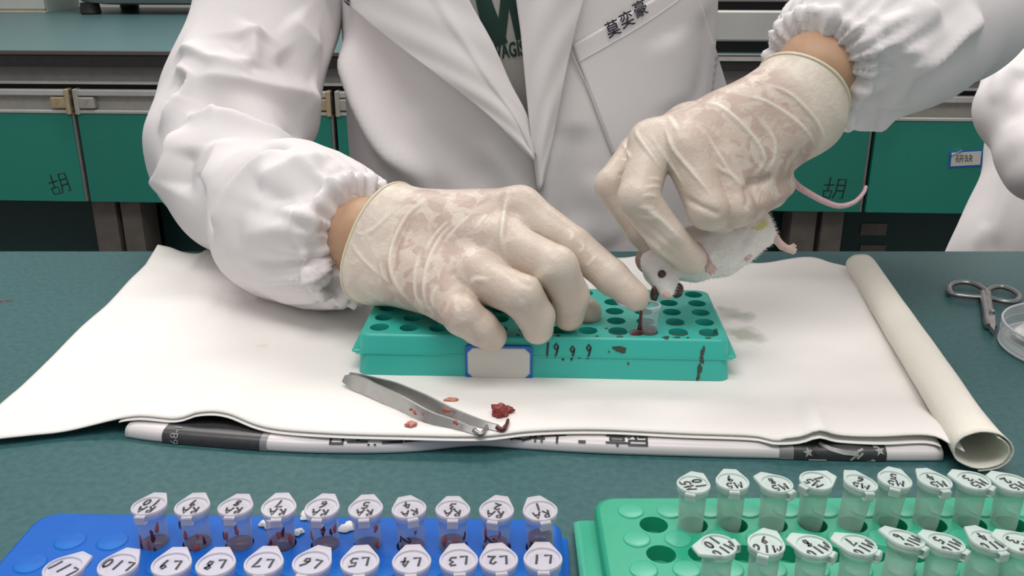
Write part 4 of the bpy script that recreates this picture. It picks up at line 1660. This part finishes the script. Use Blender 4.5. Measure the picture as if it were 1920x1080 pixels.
def printed(name, vf, px, py, deg, sx, sy, bvh, off, m, parent, dist):
    """lay lettering on cloth: vf in unit em, drawn at a pixel place, height in metres"""
    c_ = on(bvh, px, py)
    d = ray(px, py).normalized()
    u = Vector((1, 0, 0))
    w = Vector((0, -.1, 1)).normalized()
    a = math.radians(deg)
    V = []
    for v in vf[0]:
        x, y = v.x * sx, v.y * sy
        q = c_ + u * (x * math.cos(a) - y * math.sin(a)) + w * (x * math.sin(a) + y * math.cos(a))
        h = bvh.ray_cast(q + Vector((0, -.1, 0)), Vector((0, 1, 0)), .25)
        V.append((h[0] if h[0] is not None else q) + Vector((0, -off, 0)))
    return mobj(name, V, vf[1], m, parent, smooth=False)


PXM = .76 / FPX                                       # metres per picture pixel at the chest
MS = [([(-43, 60), (-36, 10), (-20, -58)], 13), ([(-43, 62), (-22, 0), (0, -56)], 24), ([(2, -54), (8, 0), (15, 62)], 17), ([(15, 62), (24, 10), (37, -48)], 18)]
MV_ = join(*[ribbon([[Vector((x * PXM, y * PXM)) for x, y in st_]], w_ * PXM, k * .00002) for k, (st_, w_) in enumerate(MS)])
printed('shirt_letter', MV_, 937, 16, 0, 1, 1, SB, .0008, M['ink_green'], shirt, 0)
printed('shirt_lettering', text_mesh('WAGISS', 1.0, .03), 956, 95, 8, .0088, .0160, SB, .0008, M['ink_green'], shirt, 0)

# ---- breast pocket
prb2 = bvh_of(prV, prQ)
pk = []
TL, TR, BL_, BR_ = Vector((1073, 84, 0)), Vector((1300, -44, 0)), Vector((1152, 292, 0)), Vector((1372, 190, 0))
for i in range(40):
    r = []
    for j in range(40):
        q = TL.lerp(TR, j / 39).lerp(BL_.lerp(BR_, j / 39), i / 39)
        p = on(prb2, q.x, q.y)
        if p is None:
            p = PY(q.x, q.y, TY)
        r.append(p - ray(q.x, q.y).normalized() * .0020)
    pk.append(r)
pocket = mobj('breast_pocket', *grid(pk), M['coat'], W1)
solid(pocket, .0008, 0)


def cloth_line(name, pts, m, parent, r=.0005, off=.0026):
    L = []
    for q in spline([Vector((x, y, 0)) for x, y in pts], 8):
        p = on(prb2, q.x, q.y)
        if p is not None: L.append(p - ray(q.x, q.y).normalized() * off)
    return mobj(name, *tube(L, r, 6), m, parent)


cloth_line('pocket_stitching', [(1084, 117), (1140, 85), (1200, 50), (1262, 8), (1280, -6)], M['coat_seam'], pocket)
cloth_line('pocket_stitching', [(1071, 100), (1100, 160), (1125, 225), (1150, 290)], M['coat_seam'], pocket, .0007)
for ch, px, py in (('莫', 1149, 55), ('奕', 1175, 38), ('豪', 1200, 18)):
    vf = text_mesh(ch, 1.0, .012)
    if True:
        printed('embroidered_name', vf, px, py, 24, .0118, .0135, prb2, .0036, M['thread'], pocket, 0)

# ---- left-of-picture sleeve
zf = lambda x, y: (280 + x * .5556, y * .5556)
SF = Field((-.36, .46, -.012), (-.02, .98, .42), .0024)
k = .016
S_ = [P(560, -260, .86), P(512, 0, .80), P(452, 190, .775), P(415, 285, .755)]
SF.chain(S_, [.074, .058, .062, .056], k)
SF.chain([P(415, 285, .755), P(452, 345, .715), P(500, 390, .675)], [.056, .053, .047], k)
SF.cone(P(500, 390, .675), P(548, 418, .632), .044, .0535, .006)
SF.chain([P(548, 418, .632), P(600, 436, .608), P(650, 447, .588), P(690, 451, .574)], [.0535, .050, .041, .033], .012)
cdir = (P(700, 450, .570) - P(560, 422, .628)).normalized()
SF.plane(P(680, 449, .5785), -cdir)
cc = P(680, 449, .5785)


def gather(center, axis, n, depth, amp, seed):
    axis = np.array(axis)
    center = np.array(center)
    u = np.array(Vector(axis).orthogonal().normalized())
    w = np.cross(axis, u)
    r = np.random.default_rng(seed)
    ph = r.uniform(0, 6.28, 6)

    def f(V, N):
        d = V - center
        s = -(d @ axis)
        rad = d + s[:, None] * axis
        th = np.arctan2(rad @ w, rad @ u)
        rr = np.linalg.norm(rad, axis=1)
        fall = np.exp(-np.clip(s, 0, 1) / depth) * (s > -.004) * (rr < .075)
        a = th + .10 * np.sin(3 * th + ph[0]) + .05 * np.sin(7 * th + ph[1]) + 1.2 * s * np.sin(2 * th + ph[3])
        wav = np.sin(n * a) + .5 * np.sin(n * .53 * a + ph[2])
        bead = .0016 * np.exp(-((s - .003) / .0025) ** 2) - .0022 * np.exp(-((s - .0085) / .003) ** 2)
        return V + N * ((amp * wav * (.8 + .2 * np.sin(2 * th + ph[4])) * fall + bead * (rr < .06) * (np.abs(s) < .03))[:, None])
    return f


SLV = [
    ([zf(85, 180), zf(140, 172), zf(215, 205), zf(285, 232), zf(345, 246)], .010, .007),
    ([zf(100, 165), zf(170, 190), zf(240, 222)], .008, -.006),
    ([zf(88, 215), zf(120, 240), zf(150, 268), zf(128, 320), zf(80, 400), zf(30, 450)], .008, .006),
    ([zf(90, 290), zf(120, 300), zf(100, 350)], .009, -.006),
    ([zf(150, 268), zf(260, 280), zf(380, 298), zf(530, 322), zf(585, 400)], .011, .007),
    ([zf(150, 405), zf(225, 358), zf(310, 378), zf(400, 415), zf(520, 460)], .008, -.009),
    ([zf(110, 425), zf(200, 388), zf(280, 402), zf(400, 440), zf(520, 475)], .009, .006),
    ([zf(112, 425), zf(90, 520), zf(60, 600), zf(30, 640)], .010, .006),
    ([zf(130, 500), zf(110, 580), zf(100, 650)], .012, -.005),
    ([zf(375, 95), zf(352, 130), zf(350, 180), zf(345, 240)], .009, .007),
    ([zf(330, 120), zf(320, 170), zf(315, 215)], .012, -.006),
    ([zf(470, 60), zf(540, 140), zf(650, 240)], .012, .005),
    ([zf(430, 180), zf(500, 260), zf(545, 320)], .011, -.005),
    ([zf(250, 470), zf(230, 560), zf(190, 640)], .014, .004),
    ([zf(215, 810), zf(240, 740), zf(280, 660), zf(330, 600), zf(410, 545), zf(500, 495)], .009, .006),
    ([zf(205, 790), zf(235, 690), zf(300, 590), zf(400, 520), zf(470, 490)], .008, -.009),
    ([zf(370, 640), zf(440, 590), zf(540, 555), zf(600, 560)], .010, .004),
    ([zf(380, 680), zf(450, 660), zf(520, 640), zf(580, 640)], .010, -.004),
    ([zf(300, 800), zf(420, 780), zf(520, 740), zf(570, 720)], .012, .004),
    ([zf(320, 890), zf(430, 900), zf(540, 880), zf(600, 830)], .012, -.004),
    ([zf(500, 940), zf(560, 920), zf(620, 890)], .008, .005),
    ([zf(590, 1010), zf(640, 970), zf(660, 930)], .008, -.005),
    ([zf(650, 1000), zf(690, 960), zf(690, 930)], .007, .004)]
g1 = gather(cc, cdir, 26, .026, .0030, 3)
SLV = [(a, b * .95, c * 2.0, True) for a, b, c in SLV]
slL, slV, slQ, slB = soft('sleeve', SF, M['coat'], W1, SLV, 3, (.07, .0016, 8), g1)
slL['label'] = 'puffed sleeve resting on the sheet'

# ---- right-of-picture sleeve
SG = Field((.10, .42, .08), (.48, 1.0, .46), .0024)
rdir = (P(1505, 140, .531) - P(1600, 70, .560)).normalized()
rc = P(1532, 124, .540)
SG.chain([rc, P(1568, 96, .550), P(1610, 78, .562), P(1660, 72, .578), P(1720, 55, .603)], [.0285, .035, .0425, .045, .046], .014)
SG.chain([P(1720, 55, .603), P(1790, 10, .645), P(1850, -100, .70), P(1400, -330, .86)], [.046, .050, .060, .072], .018)
SG.plane(rc, -rdir)
zg = lambda x, y: (1320 + x * .4444, y * .4444)
SRV = [
    ([zg(1185, 60), zg(1100, 130), zg(1000, 205), zg(900, 280), zg(820, 330)], .009, .008),
    ([zg(1150, 150), zg(1050, 260), zg(950, 340), zg(850, 400)], .016, -.009),
    ([zg(700, 225), zg(780, 205), zg(860, 220), zg(905, 260), zg(890, 320)], .008, .005),
    ([zg(720, 260), zg(800, 250), zg(860, 280)], .008, -.004),
    ([zg(650, 130), zg(760, 100), zg(900, 60), zg(1000, 20)], .012, .005),
    ([zg(640, 60), zg(760, 40), zg(880, 10)], .010, -.004),
    ([zg(590, 480), zg(640, 520), zg(700, 520), zg(760, 480)], .008, .006),
    ([zg(660, 440), zg(740, 430), zg(820, 400)], .010, -.005)]
g2 = gather(rc, rdir, 24, .024, .0030, 6)
SRV = [(a, b * .95, c * 1.5, True) for a, b, c in SRV]
slR, srV, srQ, srB = soft('sleeve', SG, M['coat'], W1, SRV, 3, (.07, .0014, 11), g2)
slR['label'] = 'puffed sleeve of the raised arm'

# ================================================================== gloves
def set_attr(o, name, vals):
    a = o.data.attributes.new(name, 'FLOAT', 'POINT')
    a.data.foreach_set('value', np.asarray(vals, np.float32))


def lens(pts):
    return ' '.join('%.0f' % (1000 * (Vector(pts[i + 1]) - Vector(pts[i])).length) for i in range(len(pts) - 1))


def glove(fingers, palm, lo, hi, cuffc, cuffn, cut, folds, rings, label, web=.006, vox=.0008, opn=.0275, fl=.033):
    G = Field(lo, hi, vox)
    for a, b, ra, rb in palm:
        G.cone(a, b, ra, rb, .012)
    Hf = None
    for name, pts, rs in fingers:
        G2 = Field(lo, hi, vox)
        G2.chain(pts, rs, .0022)
        Hf = G2.F if Hf is None else np.minimum(Hf, G2.F)
    hh = np.clip(.5 + .5 * (G.F - Hf) / web, 0, 1)
    G.F = G.F * (1 - hh) + Hf * hh - web * hh * (1 - hh)
    n_ = Vector(cuffn)
    G.cone(Vector(cuffc) - n_ * .006, Vector(cuffc) + n_ * .034, fl, fl - .011, .008)
    G.plane(cuffc, cuffn)
    if cut: G.cone(Vector(cuffc) - n_ * .004, Vector(cuffc) + n_ * cut, opn, opn - .009, 0, cut=True)
    V, Q = G.mesh()
    V = relax(V, Q, 2)
    bvh = bvh_of(V, Q)
    N = normals(V, Q)
    loose = np.zeros(len(V))
    for (c_, ax_, w, amp, wob) in rings:                       # folds that run right round the hand
        ax_ = np.array(Vector(ax_).normalized())
        d = (V - np.array(c_)) @ ax_
        rad = V - np.array(c_)
        th = np.arctan2(rad[:, 2], rad @ np.cross(ax_, [0, 0, 1]))
        dd = d - wob * np.sin(2 * th + 10 * w * 1000) * .5 - wob * .5 * np.sin(5 * th)
        near = np.linalg.norm(rad, axis=1) < .062
        e = np.exp(-(dd / w) ** 2) * near
        V = V + N * (amp * e)[:, None]
        if amp > 0: loose = np.maximum(loose, e * .8)
    for (pts, w, amp, *rest) in folds:
        amp, w = amp * .62, w * (.95 if amp > 0 else 1.1)
        if amp > 0: rest = [False, .35]
        ln = on_line(bvh, pts, 6)
        V0 = V
        V = crease(V, N, ln, w, amp, *rest)
        if amp > 0: loose = np.maximum(loose, np.clip(np.linalg.norm(V - V0, axis=1) / amp, 0, 1) * .75)
    V = relax(V, Q, 1, .3)
    o = mobj('glove', V, Q, M['glove'], W1)
    o['label'] = label
    return o, V, Q, bvh, loose


# ---- hand pressing on the rack (left of picture)
wa, wb_ = P(728, 420, .566), P(700, 492, .560)
iM, mM, rM, pM = P(975, 392, .538), P(945, 455, .524), P(898, 520, .516), P(842, 560, .516)
FL = [
    ('index', [iM, P(1078, 462, .5265), P(1146, 519, .5195), P(1191, 557, .515)], [.0125, .0104, .0098, .0080]),
    ('middle', [mM, P(1043, 502, .500), P(1068, 555, .512), P(1066, 592, .521)], [.0130, .0118, .0108, .0088]),
    ('ring', [rM, P(978, 555, .494), P(1004, 593, .503), P(1008, 616, .508)], [.0128, .0114, .0104, .0088]),
    ('pinky', [pM, P(868, 592, .500), P(900, 614, .503), P(921, 630, .508)], [.0125, .0108, .0098, .0086]),
    ('thumb', [P(790, 480, .575), P(930, 530, .565), P(1040, 575, .552), P(1100, 586, .543)], [.016, .0125, .0110, .0088])]
PL = [(wa, iM, .0195, .0125), (wa, mM, .021, .0135), (wb_, rM, .021, .0135), (wb_, pM, .0205, .0130), (wa, wb_, .0215, .0215),
      (P(880, 440, .545), P(850, 510, .538), .017, .017)]
hd = (P(880, 455, .536) - P(700, 452, .570)).normalized()
CR, CU, CB = Vector((1, 0, 0)), Vector((0, SP, CP)), Vector((0, -CP, SP))       # lens axes, for reading directions off the photograph
cn = (CR * .80 - CU * .30 + CB * .50).normalized()
gc = P(722, 447, .566)
zh = lambda x, y: (600 + x / 3, 300 + y / 3)
FOLDS_L = [
    ([zh(640, 205), zh(520, 280), zh(440, 400), zh(395, 540), zh(410, 660), zh(480, 770), zh(600, 880)], .0014, .0021, False, .05),
    ([zh(620, 235), zh(530, 300), zh(470, 400), zh(425, 540), zh(440, 660)], .0016, -.0012),
    ([zh(570, 490), zh(535, 620), zh(540, 760), zh(590, 860)], .0010, .0012, False, .1),
    ([zh(790, 330), zh(690, 420), zh(620, 540), zh(588, 660), zh(590, 780), zh(640, 890)], .0012, .0016, False, .1),
    ([zh(860, 290), zh(770, 380), zh(690, 470)], .0009, .0008),
    ([zh(730, 330), zh(640, 430), zh(580, 520)], .0009, .0009),
    ([zh(950, 300), zh(900, 350), zh(860, 400)], .0009, .0008),
    ([zh(1065, 145), zh(1045, 240), zh(1028, 360), zh(1022, 450), zh(1035, 560)], .0016, .0024, False, .12),
    ([zh(1090, 250), zh(1070, 360), zh(1060, 460)], .0024, -.0014),
    ([zh(660, 700), zh(630, 780), zh(650, 850)], .0010, .0010),
    ([zh(340, 560), zh(350, 640), zh(400, 700)], .0011, .0010),
    ([zh(180, 370), zh(230, 420), zh(300, 380)], .0010, .0009),
    ([zh(215, 470), zh(290, 400), zh(370, 330), zh(450, 240)], .0011, .0011),
    ([zh(160, 420), zh(200, 510), zh(280, 600), zh(370, 680)], .0011, .0011),
    ([zh(860, 720), zh(860, 680), zh(910, 672), zh(960, 680)], .0016, .0012),
    ([zh(1200, 690), zh(1250, 640), zh(1320, 600)], .003, .0008), ([zh(1050, 600), zh(1120, 680), zh(1200, 720)], .0014, -.0012),
    ([zh(1380, 380), zh(1420, 420), zh(1400, 470)], .0012, .0007), ([zh(1470, 450), zh(1480, 500), zh(1440, 530)], .0010, .0008), ([zh(1560, 530), zh(1520, 580), zh(1490, 600)], .0010, .0008),
    ([zh(1120, 760), zh(1160, 800), zh(1180, 860)], .0012, -.0006), ([zh(760, 800), zh(800, 850), zh(790, 900)], .0014, -.0006)]
lo = np.minimum.reduce([np.array(p) for f in FL for p in f[1]] + [np.array(gc)]) - .045
hi = np.maximum.reduce([np.array(p) for f in FL for p in f[1]] + [np.array(gc)]) + .045
print('left', [(n_, lens(p)) for n_, p, r in FL], lens([wa, iM]), lens([wb_, pM]))
g, GV, GQ, gb, loose = glove(FL, PL, lo, hi, gc, cn, .02, FOLDS_L, [], 'latex glove with fingers spread on the rack', opn=.0310, fl=.0325)
ax_ = np.array(hd)
s = (GV - np.array(gc)) @ ax_
cl_ = np.clip((.098 - s) / .03, 0, 1)
dip = np.array([tuple(p) for p in (iM, mM, rM, pM)])
set_attr(g, 'cling', cl_ * np.clip(1 - loose * 1.5, 0, 1))
set_attr(g, 'loose', np.clip(np.maximum(loose, .55 * np.clip((.030 - s) / .012, 0, 1)), 0, 1))
rg = ring_on(bvh_of(GV, GQ), Vector(gc) + cn * .0012, cn)
mobj('cuff_bead', *tube(rg, .0009, 8, closed=True), M['bead'], g)

# ---- hand holding the mouse (right of picture)
wa2, wb2 = P(1478, 182, .536), P(1510, 218, .540)
iM2, mM2, rM2, pM2 = P(1222, 268, .520), P(1285, 282, .512), P(1345, 312, .514), P(1398, 340, .524)
FR2 = [
    ('index', [iM2, P(1197, 372, .503), P(1248, 442, .508), P(1296, 486, .516)], [.0125, .0112, .0102, .0086]),
    ('middle', [mM2, P(1328, 392, .502), P(1350, 405, .524), P(1330, 385, .545)], [.0128, .0112, .0100, .0085]),
    ('ring', [rM2, P(1375, 390, .508), P(1405, 392, .530), P(1380, 370, .548)], [.0126, .0108, .0098, .0085]),
    ('pinky', [pM2, P(1412, 378, .520), P(1445, 360, .532), P(1466, 346, .540)], [.0118, .0098, .0092, .0080]),
    ('thumb', [P(1290, 250, .560), P(1195, 290, .552), P(1148, 347, .537), P(1205, 432, .535), P(1225, 462, .536)], [.017, .0115, .0100, .0095, .0085])]
PR = [(wa2, iM2, .0185, .0115), (wa2, mM2, .0200, .0125), (wb2, rM2, .0185, .0130), (wb2, pM2, .0185, .0130), (wa2, wb2, .0185, .0185), (P(1340, 240, .545), P(1300, 250, .555), .018, .018)]
hd2 = (P(1300, 270, .525) - P(1520, 150, .540)).normalized()
cn2 = (CR * -.50 - CU * .80 + CB * .30).normalized()
gc2 = P(1511, 158, .5375)
zr = lambda x, y: (1080 + x * .537, 50 + y * .537)
zt = lambda x, y: (1100 + x / 4, 150 + y / 4)
FOLDS_R = [
    ([zr(430, 265), zr(500, 280), zr(580, 345), zr(640, 420), zr(655, 480), zr(600, 540)], .0015, .0023, False, .08),
    ([zr(560, 235), zr(660, 260), zr(770, 330), zr(840, 420), zr(850, 470)], .0011, .0012),
    ([zr(630, 195), zr(740, 230), zr(830, 320), zr(865, 400), zr(850, 440)], .0012, .0016, False, .1),
    ([zr(620, 300), zr(690, 390), zr(690, 470), zr(660, 510)], .0011, .0011),
    ([zt(350, 340), zt(390, 430), zt(480, 560), zt(580, 700), zt(660, 850), zt(750, 1040)], .0013, .0022, False, .08),
    ([zt(470, 390), zt(560, 540), zt(660, 680), zt(740, 820)], .0011, .0012),
    ([zt(545, 290), zt(600, 400), zt(650, 520), zt(780, 680), zt(900, 820), zt(960, 900)], .0012, .0018, False, .1),
    ([zt(270, 460), zt(300, 530), zt(335, 600)], .0012, .0014),
    ([zt(600, 255), zt(650, 330), zt(690, 400)], .0011, .0010),
    ([zr(445, 350), zr(500, 450), zr(560, 540), zr(590, 550)], .0011, .0014),
    ([zr(480, 480), zr(540, 520), zr(585, 548)], .0011, .0013),
    ([zr(590, 555), zr(640, 545), zr(700, 520)], .0022, -.0030),
    ([zr(585, 552), zr(600, 600), zr(590, 640)], .0018, -.0020),
    ([zr(330, 570), zr(420, 620), zr(510, 660)], .0016, -.0022),
    ([zt(460, 740), zt(530, 745), zt(590, 770)], .0009, .0009), ([zt(430, 810), zt(510, 800), zt(575, 810)], .0009, .0009),
    ([zt(400, 880), zt(480, 865), zt(545, 885)], .0009, .0009), ([zt(380, 960), zt(460, 960), zt(520, 965)], .0009, .0009), ([zt(360, 1020), zt(460, 1035), zt(560, 1035)], .0009, .0009),
    ([zr(220, 620), zr(300, 680), zr(390, 770)], .0018, .0022), ([zr(200, 690), zr(270, 760), zr(360, 835)], .0018, .0022), ([zr(205, 650), zr(285, 720), zr(375, 800)], .0016, -.0012),
    ([zt(280, 500), zt(290, 620), zt(250, 740)], .0014, -.0014)]
lo2 = np.minimum.reduce([np.array(p) for f in FR2 for p in f[1]] + [np.array(gc2)]) - .042
hi2 = np.maximum.reduce([np.array(p) for f in FR2 for p in f[1]] + [np.array(gc2)]) + .042
print('right', [(n_, lens(p)) for n_, p, r in FR2], lens([wa2, iM2]), lens([wb2, pM2]))
g2_, GV2, GQ2, gb2, loose2 = glove(FR2, PR, lo2, hi2, gc2, cn2, .02, FOLDS_R, [], 'latex glove gripping the white mouse', opn=.0238, fl=.0262)
s2 = (GV2 - np.array(gc2)) @ np.array(hd2)
set_attr(g2_, 'cling', np.clip((.098 - s2) / .03, 0, 1) * np.clip(1 - loose2 * 1.5, 0, 1))
set_attr(g2_, 'loose', np.clip(np.maximum(loose2, .7 * np.clip((.026 - s2) / .01, 0, 1)), 0, 1))
rg = ring_on(bvh_of(GV2, GQ2), Vector(gc2) + cn2 * .0012, cn2)
mobj('cuff_bead', *tube(rg, .0011, 8, closed=True), M['bead'], g2_)

# ================================================================== the mouse
MF = Field(np.array(P(1240, 520, .545)) - .05, np.array(P(1420, 430, .565)) + .055, .0008)
MF.chain([P(1262, 478, .545), P(1300, 477, .550), P(1345, 461, .557), P(1385, 437, .562), P(1414, 424, .566)], [.0128, .0150, .0175, .0165, .0112], .006)
MF.chain([P(1240, 472, .540), P(1239, 500, .531), P(1246, 528, .526), P(1250, 549, .522)], [.0115, .0104, .0070, .0036], .004)
MF.cone(P(1408, 432, .560), P(1438, 442, .556), .0105, .0055, .005)
MF.cone(P(1365, 455, .552), P(1394, 472, .546), .0095, .0042, .004)
MF.cone(P(1312, 462, .540), P(1322, 482, .533), .0075, .0035, .003)
MV, MQ = MF.mesh()
MV = relax(MV, MQ, 2)
MN = normals(MV, MQ)
MV = lumpy(MV, MN, .012, .0006, 21)
rr = np.random.default_rng(5)
MO = thing('mouse', 'white mouse held by the scruff above the open tube', 'mouse', P(1330, 470, .55))
mouse = mobj('body', MV, MQ, M['fur'], MO)
mb = bvh_of(MV, MQ)
# short fur standing off the body
tot = 5200
idx = rr.integers(0, len(MV), tot)
tailward = np.array((P(1430, 430, .566) - P(1250, 520, .53)).normalized())
HV, HFc = [], []
for k, i in enumerate(idx):
    p, nn = MV[i], MN[i]
    d = nn * .55 + tailward * .8 + rr.normal(size=3) * .25
    d /= np.linalg.norm(d)
    L = rr.uniform(.0016, .0032)
    w = np.cross(d, nn)
    w = w / (np.linalg.norm(w) + 1e-9) * .00014
    b0 = len(HV)
    HV += [p + w - nn * .0002, p - w - nn * .0002, p + d * L]
    HFc.append((b0, b0 + 1, b0 + 2))
hr = mobj('fur', np.array(HV), np.array(HFc), M['fur'], mouse, smooth=False)
hr['kind'] = 'stuff'


def ear(c_, u, w, r):
    c_, u, w = Vector(c_), Vector(u).normalized(), Vector(w).normalized()
    nrm = u.cross(w)
    V, F = [], []
    n1, n2 = 6, 20
    for i in range(n1 + 1):
        for j in range(n2):
            a = 2 * math.pi * j / n2
            q = r * i / n1
            V.append(c_ + u * (q * math.cos(a)) + w * (q * .8 * math.sin(a)) + nrm * (.25 * q * q / r))
    for i in range(n1):
        for j in range(n2):
            F.append((i * n2 + j, i * n2 + (j + 1) % n2, (i + 1) * n2 + (j + 1) % n2, (i + 1) * n2 + j))
    return V, F


solid(mobj('ear', *ear(P(1209, 494, .534), (-.25, .1, .9), (.9, -.3, .1), .0070), M['ear'], MO), .0006, 0)
solid(mobj('ear', *ear(P(1268, 497, .545), (.6, .2, .7), (.7, .3, -.5), .0060), M['ear'], MO), .0006, 0)


def ball(c_, r, sq=(1, 1, 1)):
    V, F = [], []
    for i in range(9):
        for j in range(14):
            a, b = math.pi * i / 8, 2 * math.pi * j / 14
            V.append(Vector(c_) + Vector((math.sin(a) * math.cos(b) * sq[0], math.sin(a) * math.sin(b) * sq[1], math.cos(a) * sq[2])) * r)
    for i in range(8):
        for j in range(14):
            F.append((i * 14 + j, (i + 1) * 14 + j, (i + 1) * 14 + (j + 1) % 14, i * 14 + (j + 1) % 14))
    return V, F


e = on(mb, 1241, 514)
mobj('eye', *ball(e, .0024, (1, .8, 1)), M['eye'], MO)
mobj('nose', *ball(P(1250, 553, .5190), .0023), M['pinkskin'], MO)
mobj('blood_drop', *ball(P(1227, 551, .524), .0030, (.8, .8, 1.6)), M['eye'], MO)
mobj('blood_drop', *ball(P(1269, 544, .526), .0036, (1.1, .9, 1.3)), M['eye'], MO)
YC = mb.find_nearest(P(1416, 398, .548))[0]
yv = [(i, v) for i, v in enumerate(MV) if (Vector(v) - YC).length < .0105]
# dyed patch: a lifted copy of the rump surface
ids_ = {i for i, v in yv}
fq = [f for f in MQ if all(int(a) in ids_ for a in f)]
if fq:
    mp_ = {}
    pv = []
    for f in fq:
        for a in f:
            if int(a) not in mp_:
                mp_[int(a)] = len(pv)
                pv.append(MV[a] + MN[a] * .0004)
    mobj('dyed_patch', np.array(pv), np.array([[mp_[int(a)] for a in f] for f in fq]), M['yellow'], mouse)


def paw(name, chain_, rs, toes, tr, parent, label=None):
    pts = [P(*c_) for c_ in chain_]
    lo_ = np.minimum.reduce([np.array(p) for p in pts]) - .02
    hi_ = np.maximum.reduce([np.array(p) for p in pts]) + .02
    f = Field(lo_, hi_, .00045)
    f.chain(pts, rs, .0012)
    for tt in toes:
        f.cone(pts[-1], P(*tt), rs[-1] * .7, tr, .0006)
    V, Q = f.mesh()
    return mobj(name, relax(V, Q, 1), Q, M['pinkskin'], parent)


paw('hind_foot', [(1438, 440, .557), (1452, 446, .555), (1466, 461, .553), (1478, 467, .552)], [.0042, .0027, .0022, .0022], [(1492, 461, .551), (1493, 468, .551), (1491, 473, .551), (1487, 476, .552), (1488, 458, .551)], .0007, MO)
paw('hind_foot', [(1394, 474, .546), (1400, 480, .545)], [.0020, .0024], [(1405, 486, .544), (1400, 488, .544), (1408, 481, .545)], .0009, MO)
paw('fore_paw', [(1308, 465, .534), (1320, 485, .530), (1329, 498, .527)], [.0034, .0028, .0025], [(1342, 504, .526), (1339, 510, .526), (1333, 513, .526), (1325, 509, .526)], .0010, MO)
tl = spline([P(1428, 405, .566), P(1452, 355, .556), P(1476, 333, .545), P(1500, 352, .542), P(1540, 375, .540), P(1572, 386, .540), P(1600, 380, .541), P(1618, 363, .543), P(1624, 349, .544)], 8)
mobj('tail', *tube(tl, [.0026 - .0016 * i / (len(tl) - 1) for i in range(len(tl))], 10), M['tail'], MO)

# ================================================================== second person, cut by the right edge
W2 = thing('person', 'standing person in a white coat cut off by the right edge', 'person', (.68, 1.22, -.82))
Q2 = Field((.50, .98, -.84), (.92, 1.42, .60), .0070)
Q2.chain([P(2010, -180, 1.26), P(2000, 100, 1.24), P(2000, 290, 1.22), P(2000, 480, 1.20), (.70, 1.22, -.45)], [.10, .085, .092, .135, .16], .02)
soft('lab_coat', Q2, M['coat'], W2, [([(1900, 300), (1885, 380), (1860, 465)], .012, .006), ([(1850, 420), (1830, 465)], .010, .004)], 3, (.12, .003, 31))
Q3 = Field((.48, .80, -.10), (.90, 1.45, .60), .0050)
Q3.chain([P(2000, -160, 1.20), P(1945, 60, 1.12), P(1912, 200, 1.06), P(1960, 300, 1.01), P(2030, 330, .98)], [.065, .050, .044, .042, .040], .02)
soft('sleeve', Q3, M['coat'], W2, [([(1905, 90), (1880, 140), (1870, 200)], .010, .005), ([(1918, 130), (1900, 170), (1890, 240)], .012, -.006)], 3, (.06, .003, 32))
Q4 = Field((.52, .90, .30), (.92, 1.45, .95), .007)
hc = P(2010, -180, 1.26)
Q4.cone(hc, hc + Vector((0, -.02, .16)), .055, .052, .02)
Q4.ell(hc + Vector((0, -.04, .27)), ((.075, 0, 0), (0, .09, 0), (0, 0, .115)), .02)
Q4.cone(hc + Vector((0, -.125, .27)), hc + Vector((0, -.14, .25)), .010, .014, .01)
soft('body', Q4, M['skin'], W2)
